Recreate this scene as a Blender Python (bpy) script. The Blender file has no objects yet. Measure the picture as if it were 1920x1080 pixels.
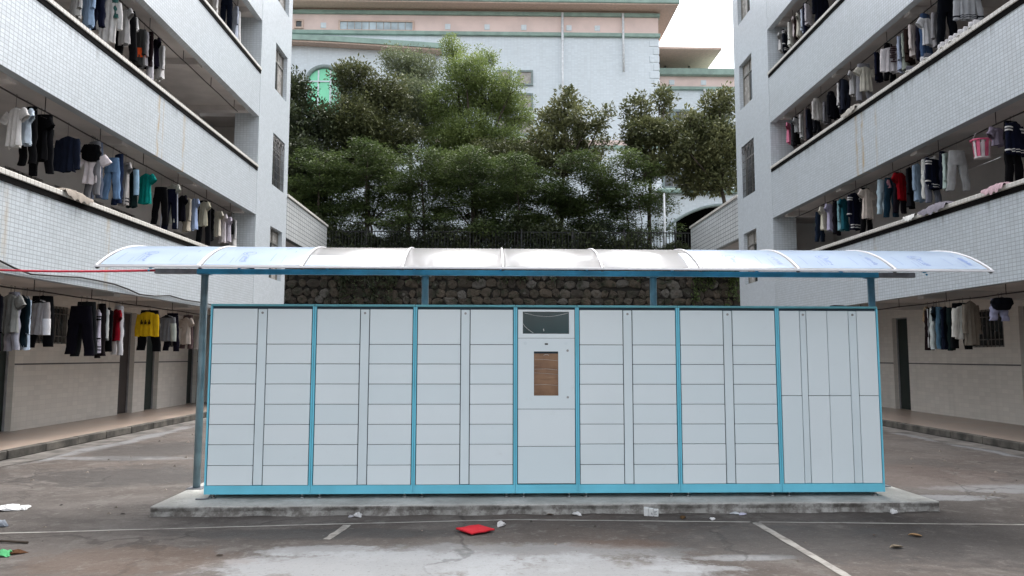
import bpy, math, random
import numpy as np
from mathutils import Vector, Matrix
R = math.radians
rnd = random.Random(7)
scene = bpy.context.scene
COL = scene.collection

# ------------------------------------------------------------------ camera
F = 1390.0; CAMH = 1.61
PITCH = math.atan(128 / F); YAW = math.atan(28 / F * math.cos(PITCH)); ROLL = 0.0019
_fw = Vector((math.sin(YAW) * math.cos(PITCH), math.cos(YAW) * math.cos(PITCH), math.sin(PITCH)))
_rt = Vector((math.cos(YAW), -math.sin(YAW), 0)); _up = _rt.cross(_fw)
_r2 = _rt * math.cos(ROLL) + _up * math.sin(ROLL); _u2 = _up * math.cos(ROLL) - _rt * math.sin(ROLL)
cam_data = bpy.data.cameras.new('camera'); cam = bpy.data.objects.new('camera', cam_data); COL.objects.link(cam)
m = Matrix((_r2, _u2, -_fw)).transposed().to_4x4(); m.translation = (0, 0, CAMH); cam.matrix_world = m
cam_data.sensor_width = 36; cam_data.lens = 36 * F / 1920; cam_data.clip_start = 0.1; cam_data.clip_end = 2000
scene.camera = cam

# ------------------------------------------------------------------ sky, sun, exposure
SUN_EL, SUN_AZ = R(62), R(25)          # azimuth clockwise from +Y
world = bpy.data.worlds.new('World'); scene.world = world; world.use_nodes = True
wn = world.node_tree; wn.nodes.clear()
sky = wn.nodes.new('ShaderNodeTexSky'); sky.sky_type = 'NISHITA'; sky.sun_disc = False
sky.sun_elevation = SUN_EL; sky.sun_rotation = SUN_AZ; sky.air_density = 1.0; sky.dust_density = 4.0; sky.ozone_density = 1.5
hsv = wn.nodes.new('ShaderNodeHueSaturation'); hsv.inputs['Saturation'].default_value = 0.22
bg = wn.nodes.new('ShaderNodeBackground'); bg.inputs['Strength'].default_value = 0.15
wo = wn.nodes.new('ShaderNodeOutputWorld')
wn.links.new(sky.outputs[0], hsv.inputs['Color']); wn.links.new(hsv.outputs[0], bg.inputs[0]); wn.links.new(bg.outputs[0], wo.inputs[0])
sd = bpy.data.lights.new('sun', 'SUN'); sd.energy = 0.6; sd.angle = R(45); sd.color = (1.0, 0.93, 0.84)
sun = bpy.data.objects.new('sun', sd); COL.objects.link(sun)
_sd = Vector((math.sin(SUN_AZ) * math.cos(SUN_EL), math.cos(SUN_AZ) * math.cos(SUN_EL), math.sin(SUN_EL)))
sun.rotation_euler = _sd.to_track_quat('Z', 'Y').to_euler(); sun.location = (20, -20, 40)
scene.view_settings.view_transform = 'Standard'; scene.view_settings.look = 'None'
scene.view_settings.exposure = 1.92; scene.view_settings.gamma = 1.0

# ------------------------------------------------------------------ pixel helpers (photo 1920x1080)
def ray(x, y): return _fw + _r2 * ((x - 960) / F) - _u2 * ((y - 540) / F)
_C = Vector((0, 0, CAMH))
def onX(x, y, X): d = ray(x, y); return _C + d * (X / d.x)
def onY(x, y, Y): d = ray(x, y); return _C + d * (Y / d.y)
def onZ(x, y, Z): d = ray(x, y); return _C + d * ((Z - CAMH) / d.z)

# ------------------------------------------------------------------ mesh helpers
WLOC = {}
class MB:
    def __init__(s): s.v = []; s.f = []; s.sm = []
    def add(s, vs, fs, smooth=False):
        o = len(s.v); s.v += [tuple(p) for p in vs]
        s.f += [tuple(i + o for i in f) for f in fs]; s.sm += [smooth] * len(fs); return s
    def box(s, x0, x1, y0, y1, z0, z1):
        return s.add([(x0,y0,z0),(x1,y0,z0),(x1,y1,z0),(x0,y1,z0),(x0,y0,z1),(x1,y0,z1),(x1,y1,z1),(x0,y1,z1)],
                     [(0,3,2,1),(4,5,6,7),(0,1,5,4),(1,2,6,5),(2,3,7,6),(3,0,4,7)])
    def cbox(s, x0, x1, y0, y1, z0, z1, c=0.004):
        cx, cy, cz = (x0+x1)/2, (y0+y1)/2, (z0+z1)/2; hx, hy, hz = (x1-x0)/2, (y1-y0)/2, (z1-z0)/2
        c = min(c, hx*.45, hy*.45, hz*.45); V = []; ix = {}
        for sx in (-1,1):
            for sy in (-1,1):
                for sz in (-1,1):
                    for a in range(3):
                        p = [hx-c, hy-c, hz-c]; p[a] += c
                        ix[sx,sy,sz,a] = len(V); V.append((cx+sx*p[0], cy+sy*p[1], cz+sz*p[2]))
        Fc = []
        def put(f):
            P = [Vector(V[i]) for i in f]; n = (P[1]-P[0]).cross(P[2]-P[0]); cc = sum(P, Vector())/len(P) - Vector((cx,cy,cz))
            Fc.append(tuple(f) if n.dot(cc) > 0 else tuple(reversed(f)))
        q = [(-1,-1),(1,-1),(1,1),(-1,1)]
        for a in range(3):
            for sg in (-1,1):
                f = []
                for u, w in q:
                    k = [0,0,0]; k[a] = sg; k[(a+1)%3] = u; k[(a+2)%3] = w; f.append(ix[k[0],k[1],k[2],a])
                put(f)
            b, d = (a+1)%3, (a+2)%3
            for u, w in q:
                k0 = [0,0,0]; k0[a] = -1; k0[b] = u; k0[d] = w; k1 = list(k0); k1[a] = 1
                put([ix[tuple(k0)+(b,)], ix[tuple(k0)+(d,)], ix[tuple(k1)+(d,)], ix[tuple(k1)+(b,)]])
        for sx in (-1,1):
            for sy in (-1,1):
                for sz in (-1,1): put([ix[sx,sy,sz,0], ix[sx,sy,sz,1], ix[sx,sy,sz,2]])
        return s.add(V, Fc)
    def grid(s, P, closed=False, smooth=True):
        nr, nc = len(P), len(P[0]); vs = [p for r in P for p in r]; fs = []
        for i in range(nr-1):
            for j in range(nc if closed else nc-1):
                k = (j+1) % nc; fs.append((i*nc+j, i*nc+k, (i+1)*nc+k, (i+1)*nc+j))
        return s.add(vs, fs, smooth)
    def tube(s, pts, r, n=8, caps=True, smooth=True):
        pts = [Vector(p) for p in pts]; rs = r if isinstance(r, (list, tuple)) else [r]*len(pts); rows = []
        a = None
        for i, p in enumerate(pts):
            t = (pts[min(i+1, len(pts)-1)] - pts[max(i-1, 0)]).normalized()
            if a is None: a = t.cross(Vector((0,0,1))); a = a if a.length > 1e-3 else Vector((1,0,0))
            a = (a - t*a.dot(t)).normalized(); b = t.cross(a)
            rows.append([p + (a*math.cos(2*math.pi*k/n) + b*math.sin(2*math.pi*k/n))*rs[i] for k in range(n)])
        s.grid(rows, True, smooth)
        if caps:
            o = len(s.v) - len(pts)*n
            s.f += [tuple(o+k for k in range(n))[::-1], tuple(len(s.v)-n+k for k in range(n))]; s.sm += [False, False]
        return s
    def prism(s, poly, y0, y1):               # polygon in XZ extruded along Y
        n = len(poly); vs = [(x,y0,z) for x,z in poly] + [(x,y1,z) for x,z in poly]
        return s.add(vs, [tuple(range(n)), tuple(range(2*n-1, n-1, -1))] + [(i, i+n, (i+1)%n+n, (i+1)%n) for i in range(n)])
    def mesh(s, name, mat, off=(0,0,0)):
        me = bpy.data.meshes.new(name)
        vs = s.v if tuple(off) == (0,0,0) else [(x-off[0], y-off[1], z-off[2]) for x,y,z in s.v]
        me.from_pydata(vs, [], s.f); me.polygons.foreach_set('use_smooth', s.sm)
        if mat: me.materials.append(mat)
        return me
    def build(s, name, mat, parent=None, local=False):
        off = (0,0,0) if (local or parent is None) else WLOC.get(parent.name, (0,0,0))
        return link(name, s.mesh(name, mat, off), parent)
def link(name, me, parent=None, loc=None):
    o = bpy.data.objects.new(name, me); COL.objects.link(o)
    if parent is not None: o.parent = parent; WLOC[o.name] = WLOC.get(parent.name, (0,0,0))
    if loc is not None: o.location = loc
    return o
def tag(o, label=None, cat=None, group=None, kind=None):
    if label: o['label'] = label
    if cat: o['category'] = cat
    if group: o['group'] = group
    if kind: o['kind'] = kind
    return o
def thing(name, label, cat, loc=(0,0,0), rz=0, group=None):
    o = bpy.data.objects.new(name, None); COL.objects.link(o); o.location = loc; o.rotation_euler = (0,0,rz)
    o.empty_display_size = 0.2; WLOC[o.name] = tuple(loc); return tag(o, label, cat, group)

# ------------------------------------------------------------------ materials
def S(r, g, b):
    f = lambda c: (c/12.92 if c <= .04045 else ((c+.055)/1.055)**2.4); return tuple(f(c/255) for c in (r,g,b)) + (1,)
class NT:
    def __init__(s, name):
        s.m = bpy.data.materials.new(name); s.m.use_nodes = True; s.t = s.m.node_tree; s.b = s.t.nodes['Principled BSDF']; s._pos = None
    def n(s, typ, **kw):
        x = s.t.nodes.new(typ)
        for k, v in kw.items(): setattr(x, k, v)
        return x
    def put(s, sock, v):
        if isinstance(v, bpy.types.NodeSocket): s.t.links.new(v, sock)
        else: sock.default_value = v
    def pos(s):
        if s._pos is None: s._pos = s.n('ShaderNodeNewGeometry').outputs['Position']
        return s._pos
    def scale(s, vec, sc):
        x = s.n('ShaderNodeVectorMath', operation='MULTIPLY'); s.put(x.inputs[0], vec); x.inputs[1].default_value = sc; return x.outputs[0]
    def noise(s, scale, detail=4, rough=.55, vec=None, dist=0):
        x = s.n('ShaderNodeTexNoise'); x.inputs['Scale'].default_value = scale; x.inputs['Detail'].default_value = detail
        x.inputs['Roughness'].default_value = rough; x.inputs['Distortion'].default_value = dist
        s.t.links.new(vec if vec is not None else s.pos(), x.inputs['Vector']); return x.outputs[0]
    def math(s, op, a, b=0.0, c=None):
        x = s.n('ShaderNodeMath', operation=op); s.put(x.inputs[0], a); s.put(x.inputs[1], b)
        if c is not None: s.put(x.inputs[2], c)
        return x.outputs[0]
    def ramp(s, fac, lo, hi, a=0.0, b=1.0):
        x = s.n('ShaderNodeMapRange'); x.interpolation_type = 'SMOOTHSTEP'; s.put(x.inputs[0], fac)
        for i, v in enumerate((lo, hi, a, b)): x.inputs[1+i].default_value = v
        return x.outputs[0]
    def mix(s, fac, a, b, blend='MIX'):
        x = s.n('ShaderNodeMix', data_type='RGBA', blend_type=blend); s.put(x.inputs[0], fac); s.put(x.inputs[6], a); s.put(x.inputs[7], b); return x.outputs[2]
    def bump(s, h, strength=.3, dist=.01):
        x = s.n('ShaderNodeBump'); x.inputs['Strength'].default_value = strength; x.inputs['Distance'].default_value = dist
        s.put(x.inputs['Height'], h); s.t.links.new(x.outputs[0], s.b.inputs['Normal'])
    def sep(s):
        x = s.n('ShaderNodeSeparateXYZ'); s.t.links.new(s.pos(), x.inputs[0]); return x.outputs
    def out(s, color=None, rough=None, metal=None, spec=None):
        if color is not None: s.put(s.b.inputs['Base Color'], color)
        if rough is not None: s.put(s.b.inputs['Roughness'], rough)
        if metal is not None: s.b.inputs['Metallic'].default_value = metal
        if spec is not None: s.b.inputs['Specular IOR Level'].default_value = spec
        return s.m

def mat_plain(name, col, rough=.6, metal=0, var=.12, scale=6, bump=0, bscale=40, spec=.5):
    t = NT(name); n = t.noise(scale, 5)
    dark = tuple(c*(1-var*1.5) for c in col[:3]) + (1,); lite = tuple(min(1, c*(1+var)) for c in col[:3]) + (1,)
    c = t.mix(t.ramp(n, .3, .7), dark, lite)
    if bump: t.bump(t.noise(bscale, 4), bump, .005)
    return t.out(c, t.ramp(n, .2, .8, max(.04, rough-.08), min(1, rough+.08)), metal, spec)

def mat_tile(name, col, grout, tw=.1, th=.07, ms=.006, rough=.22, streaks=(), drips=0.0, dirt=.5, tint=None):
    t = NT(name); x, y, z = t.sep()
    cb = t.n('ShaderNodeCombineXYZ'); t.put(cb.inputs[0], t.math('ADD', x, y)); t.put(cb.inputs[1], z)
    br = t.n('ShaderNodeTexBrick'); br.offset = 0; br.squash = 1
    t.t.links.new(cb.outputs[0], br.inputs['Vector'])
    dk = tuple(c*.90 for c in col[:3]) + (1,)
    br.inputs['Color1'].default_value = col; br.inputs['Color2'].default_value = dk; br.inputs['Mortar'].default_value = grout
    br.inputs['Scale'].default_value = 1; br.inputs['Brick Width'].default_value = tw; br.inputs['Row Height'].default_value = th
    br.inputs['Mortar Size'].default_value = ms; br.inputs['Mortar Smooth'].default_value = .2; br.inputs['Bias'].default_value = 0
    c = br.outputs[0]
    big = t.noise(.45, 4); c = t.mix(t.math('MULTIPLY', t.ramp(big, .42, .7), .12*dirt), c, S(150,148,140))
    st = t.noise(1.0, 5, .6, t.scale(t.pos(), (3.2, 3.2, .22)))           # faint vertical rain streaks
    c = t.mix(t.math('MULTIPLY', t.ramp(st, .45, .95), .3*dirt), c, S(150,146,136))
    fine = t.noise(9, 3, .6, t.scale(t.pos(), (1, 1, .35)))
    for yc, w, k in streaks:                                                # rust runs with a place of their own
        d = t.math('ABSOLUTE', t.math('SUBTRACT', y, yc)); mk = t.ramp(d, w*.15, w, 1, 0)
        c = t.mix(t.math('MULTIPLY', t.math('MULTIPLY', mk, t.ramp(fine, .32, .66)), k*.8), c, S(178,150,98))
    for zc, ln in (drips or ()):                                            # black drip marks hanging from the coping
        dz = t.ramp(t.math('SUBTRACT', zc, z), 0.0, ln, 1, 0)
        dn = t.noise(1.0, 4, .65, t.scale(t.pos(), (6, 6, .5)))
        c = t.mix(t.math('MULTIPLY', t.math('MULTIPLY', dz, t.ramp(dn, .5, .72)), .5), c, S(74,68,60))
    if tint: c = t.mix(.5, c, tint)
    t.bump(t.math('SUBTRACT', 1.0, br.outputs[1]), .35, .004)
    return t.out(c, t.math('ADD', t.math('MULTIPLY', br.outputs[1], .4), t.ramp(t.noise(1, 2), .3, .7, rough-.015, rough+.03)), 0, .5)

M = {}
M['tile'] = mat_tile('white_tile', S(204,210,214), S(165,171,175), dirt=.3)
M['bridge_tile'] = mat_tile('bridge_tile', S(205,208,208), S(92,96,98), tw=.3, th=.16, ms=.014)
M['far_tile'] = mat_tile('far_tile', S(216,225,230), S(203,213,219), tw=.24, th=.12, ms=.012, rough=.4, dirt=.35)
M['coping'] = mat_tile('coping_tile', S(216,213,206), S(150,144,134), tw=.1, th=.5, ms=.005, rough=.45, dirt=1.0)
M['shade_black'] = mat_plain('painted_shade_black', S(9,8,8), .95, spec=.1)  # near-black for painted shade: line below the copings, inside of the porch arch
M['soffit'] = mat_plain('soffit_paint', S(196,190,186), .85, var=.1, scale=1.2)
M['plaster'] = mat_plain('corridor_plaster', S(204,199,195), .8, var=.08, scale=.8)
M['dado'] = mat_tile('corridor_tile', S(224,217,208), S(210,203,195), tw=.2, th=.1, ms=.004, rough=.35, dirt=.9)
M['dado_line'] = mat_plain('dado_line', S(92,88,88), .6)
M['jamb'] = mat_plain('jamb_paint', S(150,148,150), .7)
M['door_dark'] = mat_plain('door_green', S(26,40,36), .45, var=.2)
M['door_brown'] = mat_plain('door_brown', S(58,50,48), .5, var=.2)
M['bar'] = mat_plain('window_bar', S(112,110,108), .5, metal=.3)
M['alu'] = mat_plain('aluminium', S(150,148,142), .4, metal=.6)
def mat_glass(name, col, rough=.06):
    t = NT(name); return t.out(t.mix(t.ramp(t.noise(1.5, 3), .3, .7), col, tuple(c*1.8 for c in col[:3])+(1,)), rough, 0, .6)
M['glass'] = mat_glass('window_glass', (.02,.024,.026,1))
M['curtain'] = mat_plain('curtained_glass', S(160,155,148), .25, var=.15, scale=3)
M['rail'] = mat_plain('rail_steel', S(58,50,48), .5, metal=.4)
M['walk'] = mat_plain('walkway_terrazzo', S(160,144,132), .35, var=.12, scale=1.4)
M['kerb'] = mat_plain('kerb_stone', S(86,82,76), .85, var=.45, scale=3, bump=.4, bscale=30)

def mat_ground():
    t = NT('yard_concrete'); x, y, z = t.sep()
    n1 = t.noise(.5, 7, .62, dist=.5); n2 = t.noise(2.4, 8, .7); n3 = t.noise(30, 4, .7); n4 = t.noise(.2, 3); n5 = t.noise(9, 6, .72)
    st = t.noise(1.0, 8, .68, t.scale(t.pos(), (.6, 1.5, 1)), .9)
    c = t.mix(t.ramp(n1, .36, .64), S(68,63,60), S(98,93,90))
    c = t.mix(t.math('MULTIPLY', t.ramp(n4, .42, .62), .55), c, S(82,72,66))
    c = t.mix(t.math('MULTIPLY', t.ramp(st, .5, .6), .5), c, S(66,62,60))
    c = t.mix(t.math('MULTIPLY', t.ramp(n2, .54, .62), .42), c, S(112,109,106))
    c = t.mix(t.math('MULTIPLY', t.ramp(n5, .55, .66), .4), c, S(120,117,114))
    c = t.mix(t.math('MULTIPLY', t.ramp(n5, .45, .34), .45), c, S(58,55,53))
    def patch(cx, cy, rx, ry, k, edge=.35):
        dx = t.math('DIVIDE', t.math('SUBTRACT', x, cx), rx); dy = t.math('DIVIDE', t.math('SUBTRACT', y, cy), ry)
        d = t.math('ADD', t.math('MULTIPLY', dx, dx), t.math('MULTIPLY', dy, dy))
        d = t.math('ADD', d, t.math('MULTIPLY', t.math('SUBTRACT', n2, .5), 2.6))
        d = t.math('ADD', d, t.math('MULTIPLY', t.math('SUBTRACT', n5, .5), 1.6))
        return t.math('MULTIPLY', t.ramp(d, edge, 1.0, 1, 0), k)
    for a in ((-.9,5.9,1.5,.55,.75), (.6,5.6,1.2,.7,.7), (.1,6.3,1.7,.35,.45), (-1.4,6.35,.7,.2,.6), (-5.9,12.0,1.2,.3,.5), (-7.1,14.5,.4,3.5,.5), (5.0,8.6,.9,.22,.6), (6.4,9.2,1.2,.35,.5), (8.7,14,.4,4.5,.5), (2.0,6.1,.5,.12,.6), (1.5,5.8,.5,.1,.6)):
        c = t.mix(patch(*a), c, S(142,145,148))
    wet = None
    for a in ((-5.0,10.2,1.7,.9,.8), (-5.8,13.0,1.3,1.6,.7), (2.8,6.6,1.8,.7,.6), (-1.6,6.95,1.7,.25,.7), (4.6,6.5,1.6,1.0,.6), (5.8,11.5,1.4,1.6,.4)):
        p = patch(*a); c = t.mix(p, c, S(56,53,52)); wet = p if wet is None else t.math('MAXIMUM', wet, p)
    c = t.mix(patch(-2.9,6.1,1.0,.5,.28), c, S(104,84,70)); c = t.mix(patch(1.1,6.55,.5,.2,.35), c, S(92,72,60)); c = t.mix(patch(5.6,10.2,1.6,1.2,.25), c, S(104,84,76))
    c = t.mix(t.math('MULTIPLY', t.ramp(n3, .56, .68), .35), c, S(56,53,51)); c = t.mix(t.math('MULTIPLY', t.ramp(n3, .42, .32), .35), c, S(126,124,122))
    vo = t.n('ShaderNodeTexVoronoi', feature='DISTANCE_TO_EDGE'); vo.inputs['Scale'].default_value = .33
    vd = t.n('ShaderNodeVectorMath', operation='ADD'); t.t.links.new(t.pos(), vd.inputs[0]); nv = t.n('ShaderNodeTexNoise'); nv.inputs['Scale'].default_value = 1.6; nv.inputs['Detail'].default_value = 6; t.t.links.new(t.pos(), nv.inputs['Vector'])
    t.t.links.new(nv.outputs[1], vd.inputs[1]); t.t.links.new(vd.outputs[0], vo.inputs['Vector'])
    crack = t.math('MULTIPLY', t.ramp(vo.outputs[0], .002, .011, 1, 0), t.ramp(n1, .4, .55))
    c = t.mix(t.math('MULTIPLY', crack, .4), c, S(40,38,36))
    t.bump(t.math('ADD', t.math('ADD', n3, t.math('MULTIPLY', n2, 1.5)), t.math('MULTIPLY', crack, -1.0)), .7, .008)
    return t.out(c, t.math('SUBTRACT', t.ramp(n2, .3, .7, .8, .95), t.math('MULTIPLY', wet, .3)), 0, .3)
M['ground'] = mat_ground()
def mat_paint():
    t = NT('worn_line_paint'); n = t.noise(5, 6, .7); n2 = t.noise(.8, 4)
    c = t.mix(t.ramp(t.math('ADD', n, t.math('MULTIPLY', n2, .5)), .66, .98), S(160,157,151), S(112,107,103)); return t.out(c, .8)
M['paint'] = mat_paint()
M['soil'] = mat_plain('terrace_soil', S(62,56,44), .95, var=.4, scale=2)
def mat_stone(name, dark=False):
    t = NT(name); oi = t.n('ShaderNodeObjectInfo').outputs['Random']
    pi_ = t.n('ShaderNodeNewGeometry').outputs['Random Per Island']
    r = t.math('FRACT', t.math('ADD', t.math('MULTIPLY', oi, 7.3), pi_))
    c = t.mix(r, S(52,47,41), S(88,78,66)); c = t.mix(t.math('MULTIPLY', t.ramp(r, .8, .95), .6), c, S(92,92,90))
    c = t.mix(t.ramp(t.noise(3, 6, .65), .45, .68), c, S(40,44,30)); n = t.noise(22, 5)
    c = t.mix(t.math('MULTIPLY', t.ramp(n, .5, .75), .5), c, S(38,34,30)); t.bump(n, .8, .03); return t.out(c, .9)
M['stone'] = mat_stone('rubble_stone')
M['mortar'] = mat_plain('wall_mortar', S(36,33,28), .95, var=.4, scale=3, bump=.6)
M['pad'] = None
def mat_pad():
    t = NT('pad_concrete'); n = t.noise(2.2, 6, .62); f = t.noise(45, 4); x, y, z = t.sep()
    c = t.mix(t.ramp(n, .35, .68), S(154,154,150), S(190,190,186)); c = t.mix(t.math('MULTIPLY', t.ramp(f, .5, .72), .35), c, S(108,106,102))
    rough_face = t.ramp(z, .088, .094, 1, 0)
    c = t.mix(t.math('MULTIPLY', rough_face, t.ramp(t.noise(7, 6, .7), .4, .62, .35, .95)), c, S(92,88,84)); t.bump(t.math('ADD', f, t.noise(9, 5)), .6, .01)
    return t.out(c, .85)
M['pad'] = mat_pad()
def mat_locker():
    t = NT('locker_white'); oi = t.n('ShaderNodeObjectInfo').outputs['Random']; n = t.noise(1.3, 4); sm = t.noise(6, 6, .7)
    c = t.mix(oi, S(216,229,234), S(223,233,237)); c = t.mix(t.math('MULTIPLY', t.ramp(n, .4, .75), .25), c, S(210,222,226)); c = t.mix(t.math('MULTIPLY', t.ramp(sm, .6, .8), .18), c, S(176,178,176))
    t.bump(t.noise(2.2, 2), .12, .01); return t.out(c, t.ramp(sm, .3, .7, .28, .42), 0, .5)
M['loc_white'] = mat_locker()
M['loc_white2'] = mat_plain('locker_strip_white', S(214,227,232), .4, var=.03, scale=1.5)
M['loc_blue'] = mat_plain('locker_blue', S(108,198,222), .42, var=.06, scale=2)
M['loc_top'] = mat_plain('locker_top_blue', S(96,166,178), .5, var=.1, scale=3)
M['loc_seam'] = mat_plain('locker_inside', S(50,66,78), .8)
M['steel'] = mat_plain('zinc_steel', S(150,152,152), .35, metal=.85, var=.2)
M['post'] = mat_plain('post_paint', S(92,142,166), .4, var=.18, scale=5)
M['beam'] = mat_plain('beam_paint', S(58,160,206), .42, var=.15, scale=4)
M['post_bare'] = mat_plain('post_weathered', S(120,142,150), .4, metal=.2, var=.2, scale=4)
M['galv'] = mat_plain('bare_galvanised', S(128,130,136), .45, metal=.5, var=.2, scale=9)
M['screen'] = mat_glass('screen_glass', (.008,.03,.035,1), .08)
M['lead'] = mat_plain('white_lead', S(200,205,205), .6)
M['black'] = mat_plain('black_plastic', S(18,18,20), .5)
def mat_card():
    t = NT('cardboard'); n = t.noise(5, 5); w = t.noise(1.0, 5, .6, t.scale(t.pos(), (3, 3, 26)), .4)
    c = t.mix(t.ramp(n, .3, .7), S(112,80,56), S(138,104,76)); c = t.mix(t.math('MULTIPLY', t.ramp(w, .58, .66), .35), c, S(176,150,126)); c = t.mix(t.math('MULTIPLY', t.ramp(w, .42, .34), .4), c, S(84,58,42))
    t.bump(w, .5, .006); return t.out(c, .35)
M['card'] = mat_card()
def mat_sheet(name, col, tr, rough, trans=.35):
    t = NT(name); n = t.noise(1.6, 4)
    t.out(t.mix(t.ramp(n, .3, .7), col, tuple(c*.9 for c in col[:3])+(1,)), rough, 0, .6)
    tp = t.n('ShaderNodeBsdfTransparent'); tp.inputs[0].default_value = (.93,.97,.97,1); tl = t.n('ShaderNodeBsdfTranslucent'); tl.inputs[0].default_value = col
    m1 = t.n('ShaderNodeMixShader'); m1.inputs[0].default_value = trans; t.t.links.new(t.b.outputs[0], m1.inputs[1]); t.t.links.new(tl.outputs[0], m1.inputs[2])
    m2 = t.n('ShaderNodeMixShader'); m2.inputs[0].default_value = tr; t.t.links.new(m1.outputs[0], m2.inputs[1]); t.t.links.new(tp.outputs[0], m2.inputs[2])
    t.t.links.new(m2.outputs[0], t.t.nodes['Material Output'].inputs[0]); return t.m
M['sheet'] = mat_sheet('polycarbonate', S(232,230,230), .12, .14)
M['film'] = mat_sheet('protective_film', S(196,214,236), .08, .2)
M['print'] = mat_plain('film_print', S(120,142,190), .5, var=.1)
M['hoop'] = mat_plain('white_trim', S(222,222,226), .35, var=.05)
CM = {}
def cloth(col):
    k = tuple(col)
    if k not in CM:
        t = NT('cloth_%02x%02x%02x' % k); c = tuple(v**1.1*.95 for v in S(*k)[:3]); n = t.noise(7, 4)
        cc = t.mix(t.ramp(n, .3, .7), tuple(v*.86 for v in c[:3])+(1,), tuple(min(1, v*1.08) for v in c[:3])+(1,))
        t.bump(t.noise(1.0, 4, .6, t.scale(t.pos(), (26, 26, 7))), .5, .02); 
        CM[k] = t.out(cc, .95, 0, .1)
    return CM[k]
def leafmat(name, a, b, back=.35):
    t = NT(name); ri = t.n('ShaderNodeNewGeometry').outputs['Random Per Island']; n = t.noise(.55, 4)
    c = t.mix(t.math('ADD', t.math('MULTIPLY', ri, .6), t.math('MULTIPLY', t.ramp(n, .35, .65), .4)), a, b)
    t.out(c, .5, 0, .35)
    tl = t.n('ShaderNodeBsdfTranslucent'); t.t.links.new(c, tl.inputs[0]); m1 = t.n('ShaderNodeMixShader'); m1.inputs[0].default_value = back
    t.t.links.new(t.b.outputs[0], m1.inputs[1]); t.t.links.new(tl.outputs[0], m1.inputs[2]); t.t.links.new(m1.outputs[0], t.t.nodes['Material Output'].inputs[0]); return t.m
M['bark'] = mat_plain('bark', S(62,54,46), .95, var=.35, scale=5, bump=.8, bscale=18)

# ================================================================== GROUND
g = MB(); g.add([(-300,-60,0),(300,-60,0),(300,500,0),(-300,500,0)], [(0,1,2,3)])
tag(g.build('ground', M['ground']), kind='structure')
def strip(pts, w, name='court_line'):
    mb = MB(); L = []; Rr = []; P = [Vector((p[0], p[1], 0)) for p in pts]
    for i, p in enumerate(P):
        t = (P[min(i+1, len(P)-1)] - P[max(i-1, 0)]).normalized(); nn = Vector((-t.y, t.x, 0))
        ww = w*.5*(1 + .14*rnd.uniform(-1, 1)); L.append((*(p+nn*ww).xy, .004)); Rr.append((*(p-nn*ww).xy, .004))
    mb.grid([Rr, L], False, False); return tag(mb.build(name, M['paint']), kind='structure')
def lerp_pts(a, b, n, j=.006): return [(a[0]+(b[0]-a[0])*i/n + rnd.uniform(-j, j), a[1]+(b[1]-a[1])*i/n + rnd.uniform(-j, j)) for i in range(n+1)]
a, b, c_, d_ = onZ(-300,1009,0), onZ(600,984,0), onZ(960,975,0), onZ(2300,988,0)
strip(lerp_pts(a, b, 24) + lerp_pts(b, c_, 14)[1:] + lerp_pts(c_, d_, 40)[1:], .038)
strip(lerp_pts(onZ(612,1012,0), onZ(652,985,0), 6), .075)
strip(lerp_pts(onZ(1413,978,0), onZ(1680,1135,0), 20, .003), .075)

# ================================================================== DORMITORY BLOCKS
GARM = []
def wall_boxes(mb, xa, xb, y0, y1, z0, z1, ops):
    ops = sorted(ops); y = y0
    for a0, a1, b0, b1 in ops:
        if a0 > y: mb.box(xa, xb, y, a0, z0, z1)
        if b0 > z0: mb.box(xa, xb, a0, a1, z0, b0)
        if b1 < z1: mb.box(xa, xb, a0, a1, b1, z1)
        y = a1
    if y < y1: mb.box(xa, xb, y, y1, z0, z1)

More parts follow.
